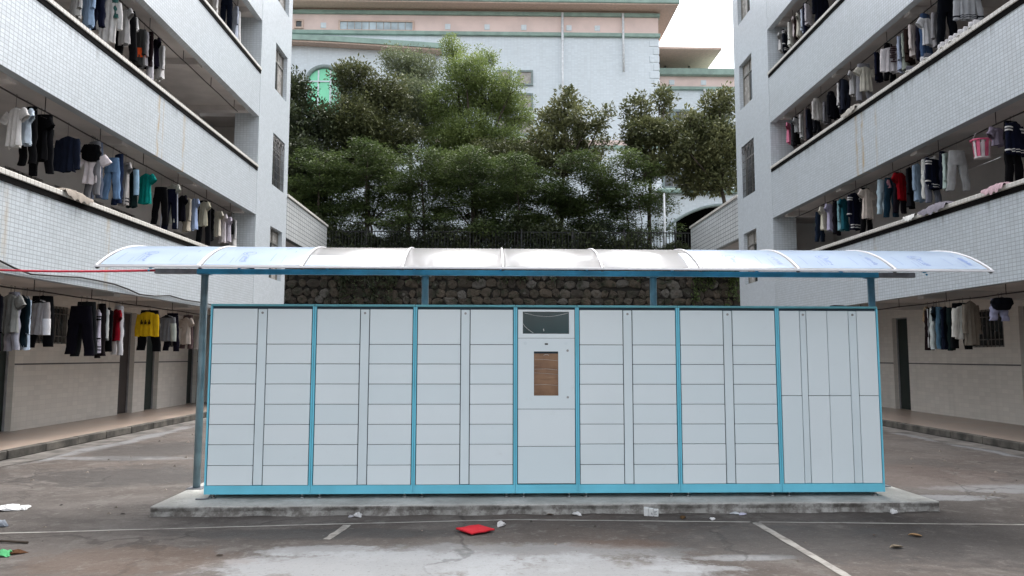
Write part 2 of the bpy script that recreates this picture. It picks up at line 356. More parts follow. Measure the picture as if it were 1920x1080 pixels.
def dorm(sg, XF, XW, YEND, YOPEN, soff, ptop, pitch, label, doors, wins, gdoors, gwins, streaks, endw, rail_dx):
    """sg -1: facade looks to +X (block at negative X).  soff/ptop: first soffit and first coping height."""
    Y0 = -3.0; XO = XF + sg*.18; XB = XF + sg*9.0
    t = thing('dormitory_block', label, 'building', ((XF+XB)/2, (Y0+YEND)/2, 0))
    bx = lambda mb, xa, xb, *a: mb.box(min(xa, xb), max(xa, xb), *a)
    n = 4
    for i in range(n):
        zs, zt = soff + i*pitch, ptop + i*pitch
        mt = mat_tile('facade_tile', S(204,211,216), S(152,159,164), streaks=streaks.get(i, ()), drips=((zt-.02, .35),) if i < 2 else ((zt-.02, .12),))
        p = MB(); bx(p, XF, XO, Y0, YOPEN, zs, zt-.036); p.build('parapet', mt, t)
        c = MB(); c.cbox(min(XF-sg*.04, XF+sg*.24), max(XF-sg*.04, XF+sg*.24), Y0, YOPEN+.02, zt+.061, zt+.15, .01); c.build('coping', M['coping'], t)
        e = MB(); bx(e, XF-sg*.022, XF+sg*.2, Y0, YOPEN-.01, zt-.035, zt+.06); e.build('coping_shadow_strip', M['shade_black'], t)  # black strip that paints in the shadow line below the coping overhang
        s = MB(); bx(s, XO+sg*.002, XW, Y0, YOPEN, zs+.10, zs+.28); s.build('floor_slab', M['soffit'], t)
        k = 0; yb = YOPEN - .6
        while yb > 2:
            bmb = MB(); bx(bmb, XO+sg*.004, XW-sg*.003, yb-.12, yb+.12, zs-.06, zs+.098); bmb.build('ceiling_beam', M['soffit'], t); yb -= 3.55
        # clothes rail on drop rods
        XR = XF + sg*rail_dx; zr = zs - .15
        r = MB(); r.tube([(XR, y, zr - .012*math.sin(y*1.7)**2) for y in np.linspace(2.5, YOPEN-.9, 40)], .014, 6); ro = r.build('clothes_rail', M['rail'], t)
        y = YOPEN - 1.2
        while y > 3: q = MB(); q.tube([(XR, y, zs+.098), (XR, y, zr-.02)], .008, 5); q.build('drop_rod', M['rail'], t); y -= 1.78
    top = soff + n*pitch
    # roof slab over the fifth storey
    s = MB(); bx(s, XF-sg*.25, XB, Y0, YEND+.2, top+.3, top+.65); s.build('roof_slab', M['soffit'], t)
    # corridor back walls, floor by floor
    for i in range(n+1):
        z0 = .141 if i == 0 else soff + (i-1)*pitch + .281
        z1 = soff + i*pitch + (.099 if i < n else .299)
        base = .14 if i == 0 else z0
        dh = 2.58 if i == 0 else 2.1; D = gdoors if i == 0 else doors; W = gwins if i == 0 else wins
        ops = [(a0, a1, z0, base+dh) for a0, a1 in D] + [(a0, a1, base+w0, base+w1) for a0, a1, w0, w1 in W]
        w = MB(); wall_boxes(w, min(XW, XW+sg*.2), max(XW, XW+sg*.2), Y0, YEND-.3, z0, z1, ops); w.build('back_wall', M['dado'] if i == 0 else M['plaster'], t)
        bk = MB(); bx(bk, XW+sg*.204, XW+sg*.3, Y0, YEND-.3, z0, z1); bk.build('room_lining', M['jamb'], t)
        ln = MB(); edges = sorted([v for o in ops if o[2] < base+1.3 for v in o[:2]]); ys = [Y0] + edges + [YEND-.3]
        for a0, a1 in zip(ys[::2], ys[1::2]): bx(ln, XW-sg*.006, XW-sg*.001, a0, a1, base+1.28, base+1.31)
        ln.build('dado_line', M['dado_line'], t)
        for j, (a0, a1) in enumerate(D):
            d = MB(); xa, xb = sorted((XW+sg*.15, XW+sg*.2)); d.cbox(xa, xb, a0+.03, a1-.03, z0+.005, base+dh-.03, .006); dob = d.build('door', M['door_dark'] if j % 2 == 0 else M['door_brown'], t)
            h = MB(); xa, xb = sorted((XW+sg*.1, XW+sg*.151)); h.cbox(xa, xb, a0+.09, a0+.13, base+1.0, base+1.12, .008); h.build('handle', M['steel'], dob)
            fr = MB()
            for q in ((a0+.001, a0+.029, z0+.004, base+dh-.001), (a1-.029, a1-.001, z0+.004, base+dh-.001), (a0+.03, a1-.03, base+dh-.028, base+dh-.001)):
                xa, xb = sorted((XW+sg*.12, XW+sg*.203)); fr.box(xa, xb, *q)
            fr.build('frame', M['jamb'], dob)
        for a0, a1, w0, w1 in W:
            xa, xb = sorted((XW+sg*.12, XW+sg*.14)); g_ = MB(); g_.box(xa, xb, a0, a1, base+w0, base+w1); wo_ = g_.build('window', M['glass'], t)
            fr = MB(); xa, xb = sorted((XW+sg*.09, XW+sg*.119))
            for q in ((a0, a0+.04, base+w0, base+w1), (a1-.04, a1, base+w0, base+w1), (a0+.04, a1-.04, base+w0, base+w0+.04), (a0+.04, a1-.04, base+w1-.04, base+w1), ((a0+a1)/2-.02, (a0+a1)/2+.02, base+w0+.04, base+w1-.04)): fr.box(xa, xb, *q)
            fr.build('frame', M['alu'], wo_)
            nb = max(4, int((a1-a0)/.13)); bm_ = None
            for k in range(nb):
                yk = a0 + (k+.5)*(a1-a0)/nb
                if bm_ is None: bm_ = MB().tube([(0,0,0), (0,0,w1-w0)], .011, 5).mesh('bar', M['bar'])
                o = link('bar', bm_, wo_); o.location = (XW+sg*.04 - t.location.x, yk - t.location.y, base+w0)
            hb = MB()
            for f in (.2, .8): hb.tube([(XW+sg*.04, a0, base+w0+f*(w1-w0)), (XW+sg*.04, a1, base+w0+f*(w1-w0))], .012, 5)
            hb.build('cross_bar', M['bar'], wo_)
    # end bay: full-height tiled wall with a window on each storey, pier and dark stair lobby
    e = MB(); ops_cols = endw
    ea, eb = endw[0][0], endw[0][1]; z = 0.0
    bx(e, XF, XO+sg*.12, YOPEN+.021, ea, 0, top+.299); bx(e, XF, XO+sg*.12, eb, YEND, 0, top+.299)
    for (_, _, w0, w1, _) in endw:
        bx(e, XF, XO+sg*.12, ea, eb, z, w0); z = w1
    bx(e, XF, XO+sg*.12, ea, eb, z, top+.299)
    e.build('end_wall', mat_tile('facade_tile', S(204,211,216), S(172,179,184), dirt=.04), t)
    pr = MB(); bx(pr, XO+sg*.122, XF+sg*.75, YOPEN+.03, YOPEN+.33, 0, top+.298); pr.build('pier', M['tile'], t)
    lb = MB(); bx(lb, XF+sg*.301, XB, YEND-.25, YEND, 0, top+.298); lb.build('gable_wall', M['tile'], t)
    for i in range(n+1):
        lf = MB(); z0 = soff + i*pitch; bx(lf, XF+sg*.302, XW, YOPEN+.34, YEND-.26, z0+.1, z0+.26); lf.build('landing', M['soffit'], t)
        lw = MB(); bx(lw, XF+sg*.76, XW-sg*.004, YOPEN+1.4, YOPEN+1.5, z0-pitch+.28 if i else 0, z0+.095); lw.build('stair_wall', M['plaster'], t)
    for (a0, a1, w0, w1, kind) in endw:
        xa, xb = sorted((XF+sg*.17, XF+sg*.19)); g_ = MB(); g_.box(xa, xb, a0, a1, w0, w1); wo_ = g_.build('window', M['curtain'] if kind != 'grille' else M['glass'], t)
        fr = MB(); xa, xb = sorted((XF+sg*.13, XF+sg*.169)); ym = (a0+a1)/2; zm = w1 - .45
        for q in ((a0, a0+.05, w0, w1), (a1-.05, a1, w0, w1), (a0+.05, a1-.05, w0, w0+.05), (a0+.05, a1-.05, w1-.05, w1), (a0+.05, a1-.05, zm-.025, zm+.025), (ym-.02, ym+.02, w0+.05, zm-.025), (ym-.02, ym+.02, zm+.025, w1-.05)): fr.box(xa, xb, *q)
        fr.build('frame', M['alu'], wo_)
        pn = MB(); xa, xb = sorted((XF+sg*.155, XF+sg*.168)); pn.box(xa, xb, a0+.06, ym-.03, w0+.06, zm-.035); pn.build('pane', M['glass'], wo_)
        if kind == 'grille':
            for k in range(9):
                yk = a0 + .04 + k*(a1-a0-.08)/8; q = MB(); q.tube([(XF+sg*.03, yk, w0), (XF+sg*.03, yk, w1)], .01, 5); q.build('bar', M['bar'], wo_)
            for k in range(6):
                zk = w0 + .02 + k*.26; q = MB(); q.tube([(XF+sg*.05, a0, zk), (XF+sg*.05, a1, zk)], .011, 5); q.build('cross_bar', M['bar'], wo_)
            sc = MB()
            for k in range(4):
                yc = a0 + (k+.5)*(a1-a0)/4; sc.tube([(XF+sg*.02, yc + .15*math.cos(u)*(1-u/9), w1-.22 + .15*math.sin(u)*(1-u/9)) for u in np.linspace(0, 5.2, 14)], .012, 5)
            sc.build('scroll', M['bar'], wo_)
    return t

LXF, RXF = -7.45, 8.8
LXW, RXW = -9.42, 11.38
L_end = [(24.2,25.55,1.3,2.8,''), (24.2,25.55,4.15,5.86,''), (24.2,25.55,7.25,9.0,'grille'), (24.2,25.55,10.5,12.1,''), (24.2,25.55,13.6,15.0,'')]
R_end = [(24.75,26.05,1.3,2.8,''), (24.75,26.05,4.15,5.97,''), (24.75,26.05,7.25,9.13,'grille'), (24.75,26.05,10.5,12.15,''), (24.75,26.05,13.7,15.2,'')]
wy = lambda px, X: onX(px, 600, X).y
gdL = [(13.95,14.75), (18.8,19.55), (20.2,20.95), (10.2,11.0), (22.9,23.6)]
gwL = [(15.35,16.55,1.72,2.52), (21.3,22.2,1.72,2.52), (11.6,12.9,1.72,2.52)]
dL = [(13.0,13.8), (16.9,17.7), (20.4,21.2), (9.4,10.2)]
wL = [(14.1,15.3,.9,2.1), (15.7,16.75,.9,2.1), (18.0,19.2,.9,2.1), (21.5,22.5,.9,2.1), (10.6,11.8,.9,2.1)]
gdR = [(20.36,21.15), (15.2,15.95), (11.8,12.6), (23.2,24.0)]
gwR = [(16.45,17.85,1.70,2.58), (22.0,22.9,1.76,2.58), (13.0,14.2,1.76,2.58)]
dR = [(16.3,17.1), (20.1,20.9), (12.6,13.4), (22.6,23.3)]
wR = [(17.25,18.5,.9,2.1), (21.1,22.3,.9,2.1), (13.7,15.0,.9,2.1), (19.0,19.9,.9,2.1)]
sL = {1: ((onX(297,230,LXF).y,.10,.75), (onX(306,230,LXF).y,.06,.5), (onX(345,250,LXF).y,.09,.7)), 0: ((onX(205,400,LXF).y,.12,.5), (onX(12,380,LXF).y,.1,.4))}
sR = {1: ((onX(1606,260,RXF).y,.10,.7), (onX(1617,260,RXF).y,.09,.9), (onX(1643,260,RXF).y,.07,.6)), 0: ((onX(1640,430,RXF).y,.1,.3),)}
dormL = dorm(-1, LXF, LXW, 26.0, 22.7, 2.85, 4.26, 3.1, 'white tiled dormitory block with red rope running to its front', dL, wL, gdL, gwL, sL, L_end, .35)
dormR = dorm(1, RXF, RXW, 26.6, 23.2, 2.90, 4.43, 3.12, 'white tiled dormitory block with pink basket hung outside, no rope', dR, wR, gdR, gwR, sR, R_end, .35)
dormL['label'] = 'white tiled dormitory block with the red rope and loose black cable'
dormR['label'] = 'white tiled dormitory block with the pink basket on its second-floor rail'

# walkways with kerbs
for sg, xk, xw in ((-1, -7.58, -9.4), (1, 9.02, 11.36)):
    w = MB(); w.box(min(xk+sg*.12, xw+sg*.3), max(xk+sg*.12, xw+sg*.3), -3, 25.7, .002, .14); wk = tag(w.build('walkway', M['walk']), kind='structure')
    y = 4.0; q = 0; km = None
    while y < 25.5:
        L = .98; k = MB(); x0, x1 = sorted((xk + rnd.uniform(-.008, .008), xk+sg*.118)); k.cbox(x0, x1, y, y+L-.006, .001, .141 + rnd.uniform(-.004, .004), .012); k.build('kerb_stone', M['kerb'], wk, True); y += L
    dr = MB(); rows = []
    for i in range(60):
        y = -2 + i*.46; rows.append([(xk - sg*(.02), y, .006), (xk - sg*(.5 + .1*math.sin(i*1.3) + rnd.uniform(-.06, .06)), y, .005)])
    dr.grid(rows, False, False); tag(dr.build('gutter_strip', mat_plain('gutter_cement', S(100,96,92), .9, var=.4, scale=2.5, bump=.4)), kind='structure')

# bridge walkways joining the blocks to the terrace
for sg, X, XW_, y0, y1, zb, zt, lab in ((-1, LXF, -9.6, 26.02, 32.2, 5.75, 7.22, 'tiled footbridge from the block with the red rope to the terrace'), (1, RXF, 11.0, 26.62, 33.2, 5.9, 7.42, 'tiled footbridge from the block with the pink basket to the terrace')):
    t = thing('footbridge', lab, 'footbridge', (X+sg*1.0, (y0+y1)/2, 0), 0, 'footbridges to the terrace')
    p = MB(); p.box(min(X, X+sg*.2), max(X, X+sg*.2), y0, y1, zb, zt); p.build('parapet', M['bridge_tile'], t)
    p = MB(); p.box(min(XW_, XW_-sg*.2), max(XW_, XW_-sg*.2), y0, y1, zb, zt); p.build('parapet', M['bridge_tile'], t)
    p = MB(); p.cbox(min(X-sg*.05, X+sg*.26), max(X-sg*.05, X+sg*.26), y0, y1+.05, zt+.001, zt+.1, .01); p.build('coping', M['coping'], t)
    p = MB(); p.box(min(X+sg*.201, XW_-sg*.201), max(X+sg*.201, XW_-sg*.201), y0, y1, zb+.05, zb+.3); p.build('deck', M['soffit'], t)

# ================================================================== TERRACE, RETAINING WALL, RAILING
TY, TZ = 33.3, 6.0
tm = MB(); rows = []
for i in range(30):
    rows.append([(x, TY + .25 + i*4.0, TZ + (.25*math.sin(x*.7+i)*.3 if i < 5 else 0)) for x in np.linspace(-90, 90, 90)])
tm.grid(rows, False, True); tag(tm.build('terrace_ground', M['soil']), kind='structure')
rw = thing('retaining_wall', 'rubble stone retaining wall below the terrace railing', 'wall', (1, TY, 0))
b_ = MB(); b_.box(-40, 42, TY, TY+.6, 0, TZ+.02); b_.build('backing', M['mortar'], rw)
cp = MB(); cp.box(-40, 42, TY-.12, TY+.5, TZ+.021, TZ+.14); cp.build('coping', M['pad'], rw)
def stone_mesh(k):
    r_ = random.Random(k); n = 7; rings = []
    rad = [1.12 + r_.uniform(-.26, .24) for _ in range(n)]; ph = r_.uniform(0, 6)
    for f, y in ((1.0, .05), (.93, -.055), (.78, -.085), (.3, -.10)):
        rings.append([(rad[i]*f*math.cos(ph+6.283*i/n), y + r_.uniform(-.02, .02), rad[i]*f*math.sin(ph+6.283*i/n)) for i in range(n)])
    mb = MB(); mb.grid(rings, True, False); mb.add(rings[-1], [tuple(range(n))]); return mb
SM = [stone_mesh(k) for k in range(10)]; SME = [s_.mesh('stone', M['stone']) for s_ in SM]
rest = MB(); row = 0; z = .25; cnt = 0
while z < TZ - .1:
    hgt = rnd.uniform(.16, .24); x = -13.0 + rnd.uniform(0, .3)
    while x < 15.0:
        wd = rnd.uniform(.15, .32); k = rnd.randrange(10); zz = z + rnd.uniform(-.06, .06); sc = (wd*1.02, 1, hgt*rnd.uniform(.9, 1.15))
        if -8.6 < x < 11 and 3.5 < z < 5.4 and cnt < 298:
            o = link('stone', SME[k], rw, (x+wd-1, 0, zz)); o.scale = sc; o.rotation_euler = (0, rnd.uniform(-.25, .25), 0); cnt += 1
        else:
            vs = [(x+wd + p[0]*sc[0], TY + p[1], zz + p[2]*sc[2]) for p in SM[k].v]; rest.add(vs, SM[k].f)
        x += wd*2
    z += hgt*1.95
tag(rest.build('rubble_stones', M['stone'], rw), kind='stuff')
fn = thing('iron_railing', 'dark iron bar railing on top of the stone retaining wall', 'railing', (1, TY+.2, TZ+.14))
bm_ = MB().box(-.014, .014, -.014, .014, 0, 1.12).mesh('bar', M['black']); x = -8.2
while x < 10.5: link('bar', bm_, fn, (x-1, 0, 0)); x += .145
for zz in (.1, 1.1): q = MB(); q.box(-8.4, 10.6, TY+.17, TY+.23, TZ+.14+zz, TZ+.18+zz); q.build('rail', M['black'], fn)
for k in range(9):
    x = -8.3 + k*2.35; q = MB(); q.box(x-.035, x+.035, TY+.165, TY+.235, TZ+.141, TZ+1.42); q.build('post', M['black'], fn)

# ================================================================== SCHOOL BUILDING BEHIND
BY = 54.0
sc_ = thing('school_building', 'large pale building with pink band, green trim and arched green window', 'building', (onY(890,400,BY).x, BY+6, TZ))
grn = mat_plain('green_trim', S(142,166,156), .6, var=.12, scale=1.5); pnk = mat_plain('pink_band', S(226,204,196), .7, var=.07, scale=.6)
brn = mat_plain('eave_soffit', S(204,180,166), .8, var=.08); gry = mat_plain('window_surround', S(132,146,144), .6)
grn_glass = mat_plain('green_glazing', S(130,222,178), .2, var=.08, scale=.5)
X0 = onY(300,400,BY).x; X1 = onY(1235,100,BY).x
Z = lambda y, Y=BY: onY(900, y, Y).z
def px(x, Y=BY): return onY(x, 300, Y).x
w = MB(); w.box(X0, X1, BY, BY+12, TZ-.5, Z(64)); w.build('wall', M['far_tile'], sc_)
w = MB(); w.box(X0, X1-.003, BY-.02, BY+11.9, Z(62), Z(30)); w.build('pink_band', pnk, sc_)
w = MB(); w.cbox(X0, X1+.12, BY-.22, BY+12, Z(68), Z(61), .03); w.build('string_course', grn, sc_)
w = MB(); w.cbox(X0, X1+.1, BY-.2, BY+12, Z(30)+.002, Z(23), .03); w.build('string_course', grn, sc_)
w = MB(); w.box(X0, X1, BY-.003, BY+11.9, Z(23)+.002, Z(20)); w.build('frieze', brn, sc_)
ov = 1.25; zf = Z(23)+.12
w = MB(); w.box(X0, X1+ov, BY-ov, BY+13, zf+.02, zf+.1); w.build('eave_soffit', brn, sc_)
w = MB(); w.cbox(X0, X1+ov+.1, BY-ov-.1, BY+13.1, zf+.102, zf+.5, .05); w.build('fascia', grn, sc_)
for k in range(30):          # quoins on the corner
    zz = TZ + 1 + k*.62
    if zz > Z(72): break
    q = MB(); wd = .7 if k % 2 else .42; q.cbox(X1-wd, X1+.04, BY-.05, BY+.4, zz, zz+.5, .02); q.build('quoin', gry if False else M['far_tile'], sc_)
pipe = mat_plain('downpipe_white', S(214,218,220), .5)
for xx, y0, y1 in ((1055,26,330), (1170,26,135)):
    q = MB(); X = px(xx); q.tube([(X, BY-.32, Z(y0)), (X, BY-.32, Z(y1))], .09, 8); q.build('downpipe', pipe, sc_)
for xx in (837,912,982,1068,1122,600):
    X = px(xx); q = MB(); q.cbox(X-.2, X+.2, BY-.06, BY, Z(56), Z(46), .02); q.build('vent_panel', M['far_tile'], sc_)
def far_window(x0, x1, y0, y1, fm=gry, glass=None, par=sc_, Y=BY, t=.14, mull=1):
    A, B = px(x0, Y), px(x1, Y); zt, zb = Z(y0, Y), Z(y1, Y)
    g_ = MB(); g_.box(A, B, Y-.05, Y-.004, zb, zt); wo_ = g_.build('window', glass or M['glass'], par)
    f_ = MB(); f_.box(A-t, A, Y-.14, Y-.003, zb-t, zt+t); f_.box(B, B+t, Y-.14, Y-.003, zb-t, zt+t); f_.box(A, B, Y-.14, Y-.003, zt, zt+t); f_.box(A, B, Y-.14, Y-.003, zb-t, zb); f_.build('frame', fm, wo_)
    if mull:
        for k in range(mull): f_ = MB(); xm = A+(B-A)*(k+1)/(mull+1); f_.box(xm-.03, xm+.03, Y-.09, Y-.051, zb, zt); f_.build('mullion', M['alu'], wo_)
    return wo_
for xx in (945, 985):
    for yy in ((135,157), (178,202), (226,250)): far_window(xx-11, xx+11, *yy, glass=M['curtain'], mull=0)
far_window(966, 998, 262, 330, grn, grn_glass)
far_window(632, 770, 44, 59, brn, mat_plain('pale_glass', S(176,192,200), .15, var=.2, scale=.8), t=.12, mull=9)
far_window(548, 559, 44, 55, brn, M['glass'], t=.12, mull=0)
w = MB(); w.box(X0, X1+.003, BY-.12, BY-.001, Z(272), Z(262)); w.build('lower_pink_band', pnk, sc_)
w = MB(); w.box(X0, X1+.05, BY-.2, BY-.001, Z(278), Z(272)-.002); w.build('string_course', grn, sc_)
# bowed front at the rope side
def bow(xa, xb, d): return [(xa + (xb-xa)*i/16, BY - .25 - d*math.sin(math.pi*(.5 + .5*i/16))) for i in range(17)]
XA, XB_ = px(420), px(815)
def bowwall(z0, z1, out, name, mat):
    P = bow(XA, XB_+out*.6, 1.5); mb = MB()
    lo = [(x, y-out, z0) for x, y in P]; hi = [(x, y-out, z1) for x, y in P]
    mb.grid([lo, hi], False, False); n_ = len(P)
    mb.add([(P[-1][0], P[-1][1]-out, z0), (P[-1][0], P[-1][1]-out, z1), (P[-1][0], BY-.001, z1), (P[-1][0], BY-.001, z0)], [(0,3,2,1)])
    mb.add(lo + [(P[-1][0], BY-.001, z0), (P[0][0], BY-.001, z0)], [tuple(range(n_+2))]); mb.add(hi + [(P[-1][0], BY-.001, z1), (P[0][0], BY-.001, z1)], [tuple(range(n_+2))[::-1]])
    return mb.build(name, mat, sc_)
YB = BY - 1.75
bowwall(TZ-.5, onY(600,84,YB).z, 0, 'bowed_wall', M['far_tile'])
zb = onY(600,84,YB).z
bowwall(zb+.002, zb+.12, .75, 'bowed_soffit', brn); bowwall(zb+.122, zb+.5, .85, 'bowed_fascia', grn)
# arched green window on the bowed front
AX0, AX1 = onY(573,160,YB).x, onY(640,160,YB).x; az = onY(600,150,YB).z; ab = onY(600,215,YB).z; ah = onY(600,122,YB).z - az
yw = BY - .25 - 1.5*math.sin(math.pi*(.5+.5*((AX0+AX1)/2-XA)/(XB_-XA))) - .12
arc = [(AX0+AX1)/2 + (AX1-AX0)/2*math.cos(u) for u in np.linspace(math.pi, 0, 21)]; arz = [az + ah*math.sin(u) for u in np.linspace(math.pi, 0, 21)]
q = MB(); q.prism([(AX1, ab), (AX0, ab)] + list(zip(arc, arz)), yw, yw+.6); aw = q.build('arched_window', grn_glass, sc_)
q = MB(); q.tube([(x, yw-.05, z) for x, z in zip(arc, arz)], .16, 8); q.build('arch_moulding', gry, aw)
q = MB()
for f in (.33, .67): X = AX0+(AX1-AX0)*f; q.box(X-.05, X+.05, yw-.06, yw-.002, ab, az+ah*.75)
q.box(AX0, AX1, yw-.059, yw-.003, az-.05, az+.05); q.build('mullion', M['far_tile'], aw)
q = MB(); X = AX0+(AX1-AX0)*.72
for k in range(9): q.tube([(X+k*.13, yw-.15, ab), (X+k*.13, yw-.15, az-.3)], .022, 5)
for zz in (ab+.1, ab+1.0, az-.3): q.tube([(X, yw-.15, zz), (X+1.05, yw-.15, zz)], .025, 5)
q.build('window_guard', M['lead'], aw)
# lower wing
WY = 60.0; X2, X3 = X1 + .01, px(1480, WY)
wg = thing('building_wing', 'lower pale wing with thin flat canopy roof, pink band and dark archway', 'building', ((X2+X3)/2, WY+5, TZ))
ZW = lambda y: Z(y, WY)
w = MB(); w.box(X2, X3, WY, WY+10, TZ-.5, ZW(163)); w.build('wall', M['far_tile'], wg)
w = MB(); w.box(X2, X3, WY-.02, WY+9.9, ZW(161), ZW(140)); w.build('pink_band', pnk, wg)
w = MB(); w.cbox(X2, X3, WY-.25, WY+10, ZW(166), ZW(160), .03); w.build('string_course', grn, wg)
w = MB(); w.cbox(X2, X3, WY-.5, WY+10.3, ZW(140), ZW(128), .04); w.build('fascia', grn, wg)
cx0, cx1 = X2, px(1325, WY); zc = ZW(103)
w = MB(); w.box(cx0, cx1+1.0, WY-1.6, WY+8, zc, zc+.18); w.build('canopy_roof', brn, wg)
for fx in (.1, .45, .85): q = MB(); X = cx0+(cx1-cx0)*fx; q.tube([(X, WY+2, ZW(130)), (X, WY+2, zc-.001)], .1, 8); q.build('canopy_post', M['alu'], wg)
for xx in (1262, 1322): q = MB(); X = px(xx, WY); q.cbox(X-.22, X+.22, WY-.08, WY-.021, ZW(156), ZW(147), .02); q.build('vent_panel', M['far_tile'], wg)
q = MB(); X = px(1322, WY); q.tube([(X, WY-.3, ZW(166)), (X, WY-.3, ZW(250))], .1, 8); q.build('downpipe', pipe, wg)
far_window(1268, 1302, 207, 222, gry, M['glass'], wg, WY, .2, 2); far_window(1238, 1258, 207, 222, gry, M['glass'], wg, WY, .2, 1); far_window(1330, 1366, 207, 222, gry, M['glass'], wg, WY, .2, 2)
w = MB(); w.box(X2, X3, WY-.1, WY-.001, ZW(262), ZW(252)); w.build('string_course', grn, wg)
far_window(1245, 1310, 325, 348, gry, M['glass'], wg, WY, .15, 3)
# porch wall with the dark arch
PY = 46.0; PX0, PX1 = onY(1235,380,PY).x, onY(1480,380,PY).x
pz = lambda y: onY(1310, y, PY).z
pc = thing('porch', 'low white tiled porch with a wide dark arched opening behind the railing', 'porch', ((PX0+PX1)/2, PY+2, TZ))
ax0, ax1 = onY(1248,430,PY).x, onY(1470,430,PY).x; ztop = pz(362); zsp = pz(432); zap = pz(384)
ar = [(ax0 + (ax1-ax0)*i/24, zsp + (zap-zsp)*math.sin(math.pi*i/24)**.75) for i in range(25)]
q = MB(); P0 = [(x, PY, z) for x, z in ar]; P1 = [(x, PY, ztop) for x, z in ar]; q.grid([P0, P1], False, False)
q.grid([[(x, PY+.6, z) for x, z in ar], P0], False, False); q.box(PX0, ax0, PY, PY+.6, TZ-.3, ztop); q.box(ax1, PX1, PY, PY+.6, TZ-.3, ztop); q.build('wall', M['far_tile'], pc)
q = MB(); q.tube([(x, PY-.03, z) for x, z in ar], .1, 6); q.build('arch_moulding', gry, pc)
q = MB(); q.box(PX0, PX1, PY+.002, PY+5, ztop+.002, ztop+.25); q.build('roof', M['soffit'], pc)
q = MB(); q.cbox(PX0-.1, PX1, PY-.3, PY-.002, ztop-.05, ztop+.22, .03); q.build('ledge', grn, pc)
q = MB(); q.box(PX0+.2, PX0+.4, PY+.601, PY+4.4, TZ-.3, ztop); q.build('side_wall', M['far_tile'], pc)
q = MB(); q.box(PX0+2.2, PX1, PY+4.4, PY+4.6, TZ-.3, ztop); q.build('rear_wall', M['shade_black'], pc)

# ================================================================== LOCKERS, PAD, SHELTER  (own frame, turned 0.7 degrees)
LA = R(.7); LO = Vector((.54, 8.12, 0))
def lw(x, y, z=0): return (LO.x + x*math.cos(LA) - y*math.sin(LA), LO.y + x*math.sin(LA) + y*math.cos(LA), z)
# concrete pad, worn front edge
pd = MB(); nx = 160; top_ = []; fr_ = []
x0, x1, y0, y1, zt = -4.02, 4.10, -.34, 1.30, .1
e_ = [.018*math.sin(i*.37) + rnd.uniform(-.008, .012) for i in range(nx+1)]
F0 = [(x0+(x1-x0)*i/nx, y0 + .3*e_[i]*.3, zt) for i in range(nx+1)]
F1 = [(x0+(x1-x0)*i/nx, y0 - .012 + rnd.uniform(-.004, .003), zt-.018) for i in range(nx+1)]
F2 = [(x0+(x1-x0)*i/nx, y0 - .004 + e_[i]*.8, zt*.45) for i in range(nx+1)]
F3 = [(x0+(x1-x0)*i/nx, y0 - .03 + e_[i]*1.6, -.01) for i in range(nx+1)]
Bk = [(x0+(x1-x0)*i/nx, y1, zt) for i in range(nx+1)]; Bb = [(p[0], p[1], -.01) for p in Bk]
pd.grid([F3, F2, F1, F0, Bk, Bb], False, False)
pd.add([F3[0], F2[0], F1[0], F0[0], Bk[0], Bb[0]], [(0,1,2,3,4,5)]); pd.add([F3[-1], F2[-1], F1[-1], F0[-1], Bk[-1], Bb[-1]], [(5,4,3,2,1,0)])
po = pd.build('concrete_pad', M['pad']); po.location = LO; po.rotation_euler = (0,0,R(1.25))
tag(po, 'long low concrete pad under the parcel lockers with broken edge', 'pad')

ZB, ZT = .147, 2.146; DEP = .5
ROWS = [2.120, 1.736, 1.524, 1.308, 1.092, .878, .665, .447, .238]
DM = {}
def door_mesh(w, h):
    k = (round(w, 3), round(h, 3))
    if k not in DM: DM[k] = MB().cbox(0, w, 0, .02, 0, h, .003).mesh('door', M['loc_white'])
    return DM[k]
FOOT = None
def foot_mesh():
    global FOOT
    if FOOT is None:
        mb = MB(); mb.tube([(0,0,.012), (0,0,.06)], .008, 8); mb.tube([(0,0,0), (0,0,.012), (0,0,.014)], [.03,.028,.01], 12); mb.tube([(0,0,.03), (0,0,.04)], .014, 6, smooth=False); FOOT = mb.mesh('foot', M['steel'])
    return FOOT
KEY = MB().tube([(0,.0,0), (0,-.006,0)], .013, 12).mesh('lock', M['steel'])
def cabinet(xa, xb, label, group=None):
    w = xb - xa; t = thing('parcel_locker_cabinet', label, 'locker', lw((xa+xb)/2, 0, .1), LA, group); h = w/2 - .002
    # blue carcass: sides, top, base rail, back; dark inside behind the door gaps
    c = MB(); z0, z1 = ZB-.1, ZT-.1
    c.box(-h, -h+.018, 0, DEP, z0, z1); c.box(h-.018, h, 0, DEP, z0, z1); c.box(-h+.019, h-.019, DEP-.02, DEP, z0, z1); c.box(-h+.019, h-.019, .001, DEP-.021, z0, z0+.09)
    c.build('carcass', M['loc_blue'], t, True)
    tp = MB(); tp.cbox(-h, h, -.002, DEP+.005, z1-.012+.012, z1+.024, .004); tp.build('top_panel', M['loc_top'], t, True)
    ins = MB(); ins.box(-h+.019, h-.019, .03, .05, z0+.091, z1-.001); ins.build('inner_panel', M['loc_seam'], t, True)
    for fx in (-h+.09, h-.09):
        for fy in (.05, DEP-.06): link('foot', foot_mesh(), t, (fx, fy, 0))
    return t
def put_door(t, xa, xb, za, zb, gap=.0028, name='door', mat=None):
    o = link(name, door_mesh(xb-xa-2*gap, zb-za-2*gap) if mat is None else MB().cbox(0, xb-xa-2*gap, 0, .02, 0, zb-za-2*gap, .003).mesh(name, mat), t, (xa+gap, -.001 + rnd.uniform(-.0012, .0012), za+gap-.1)); return o
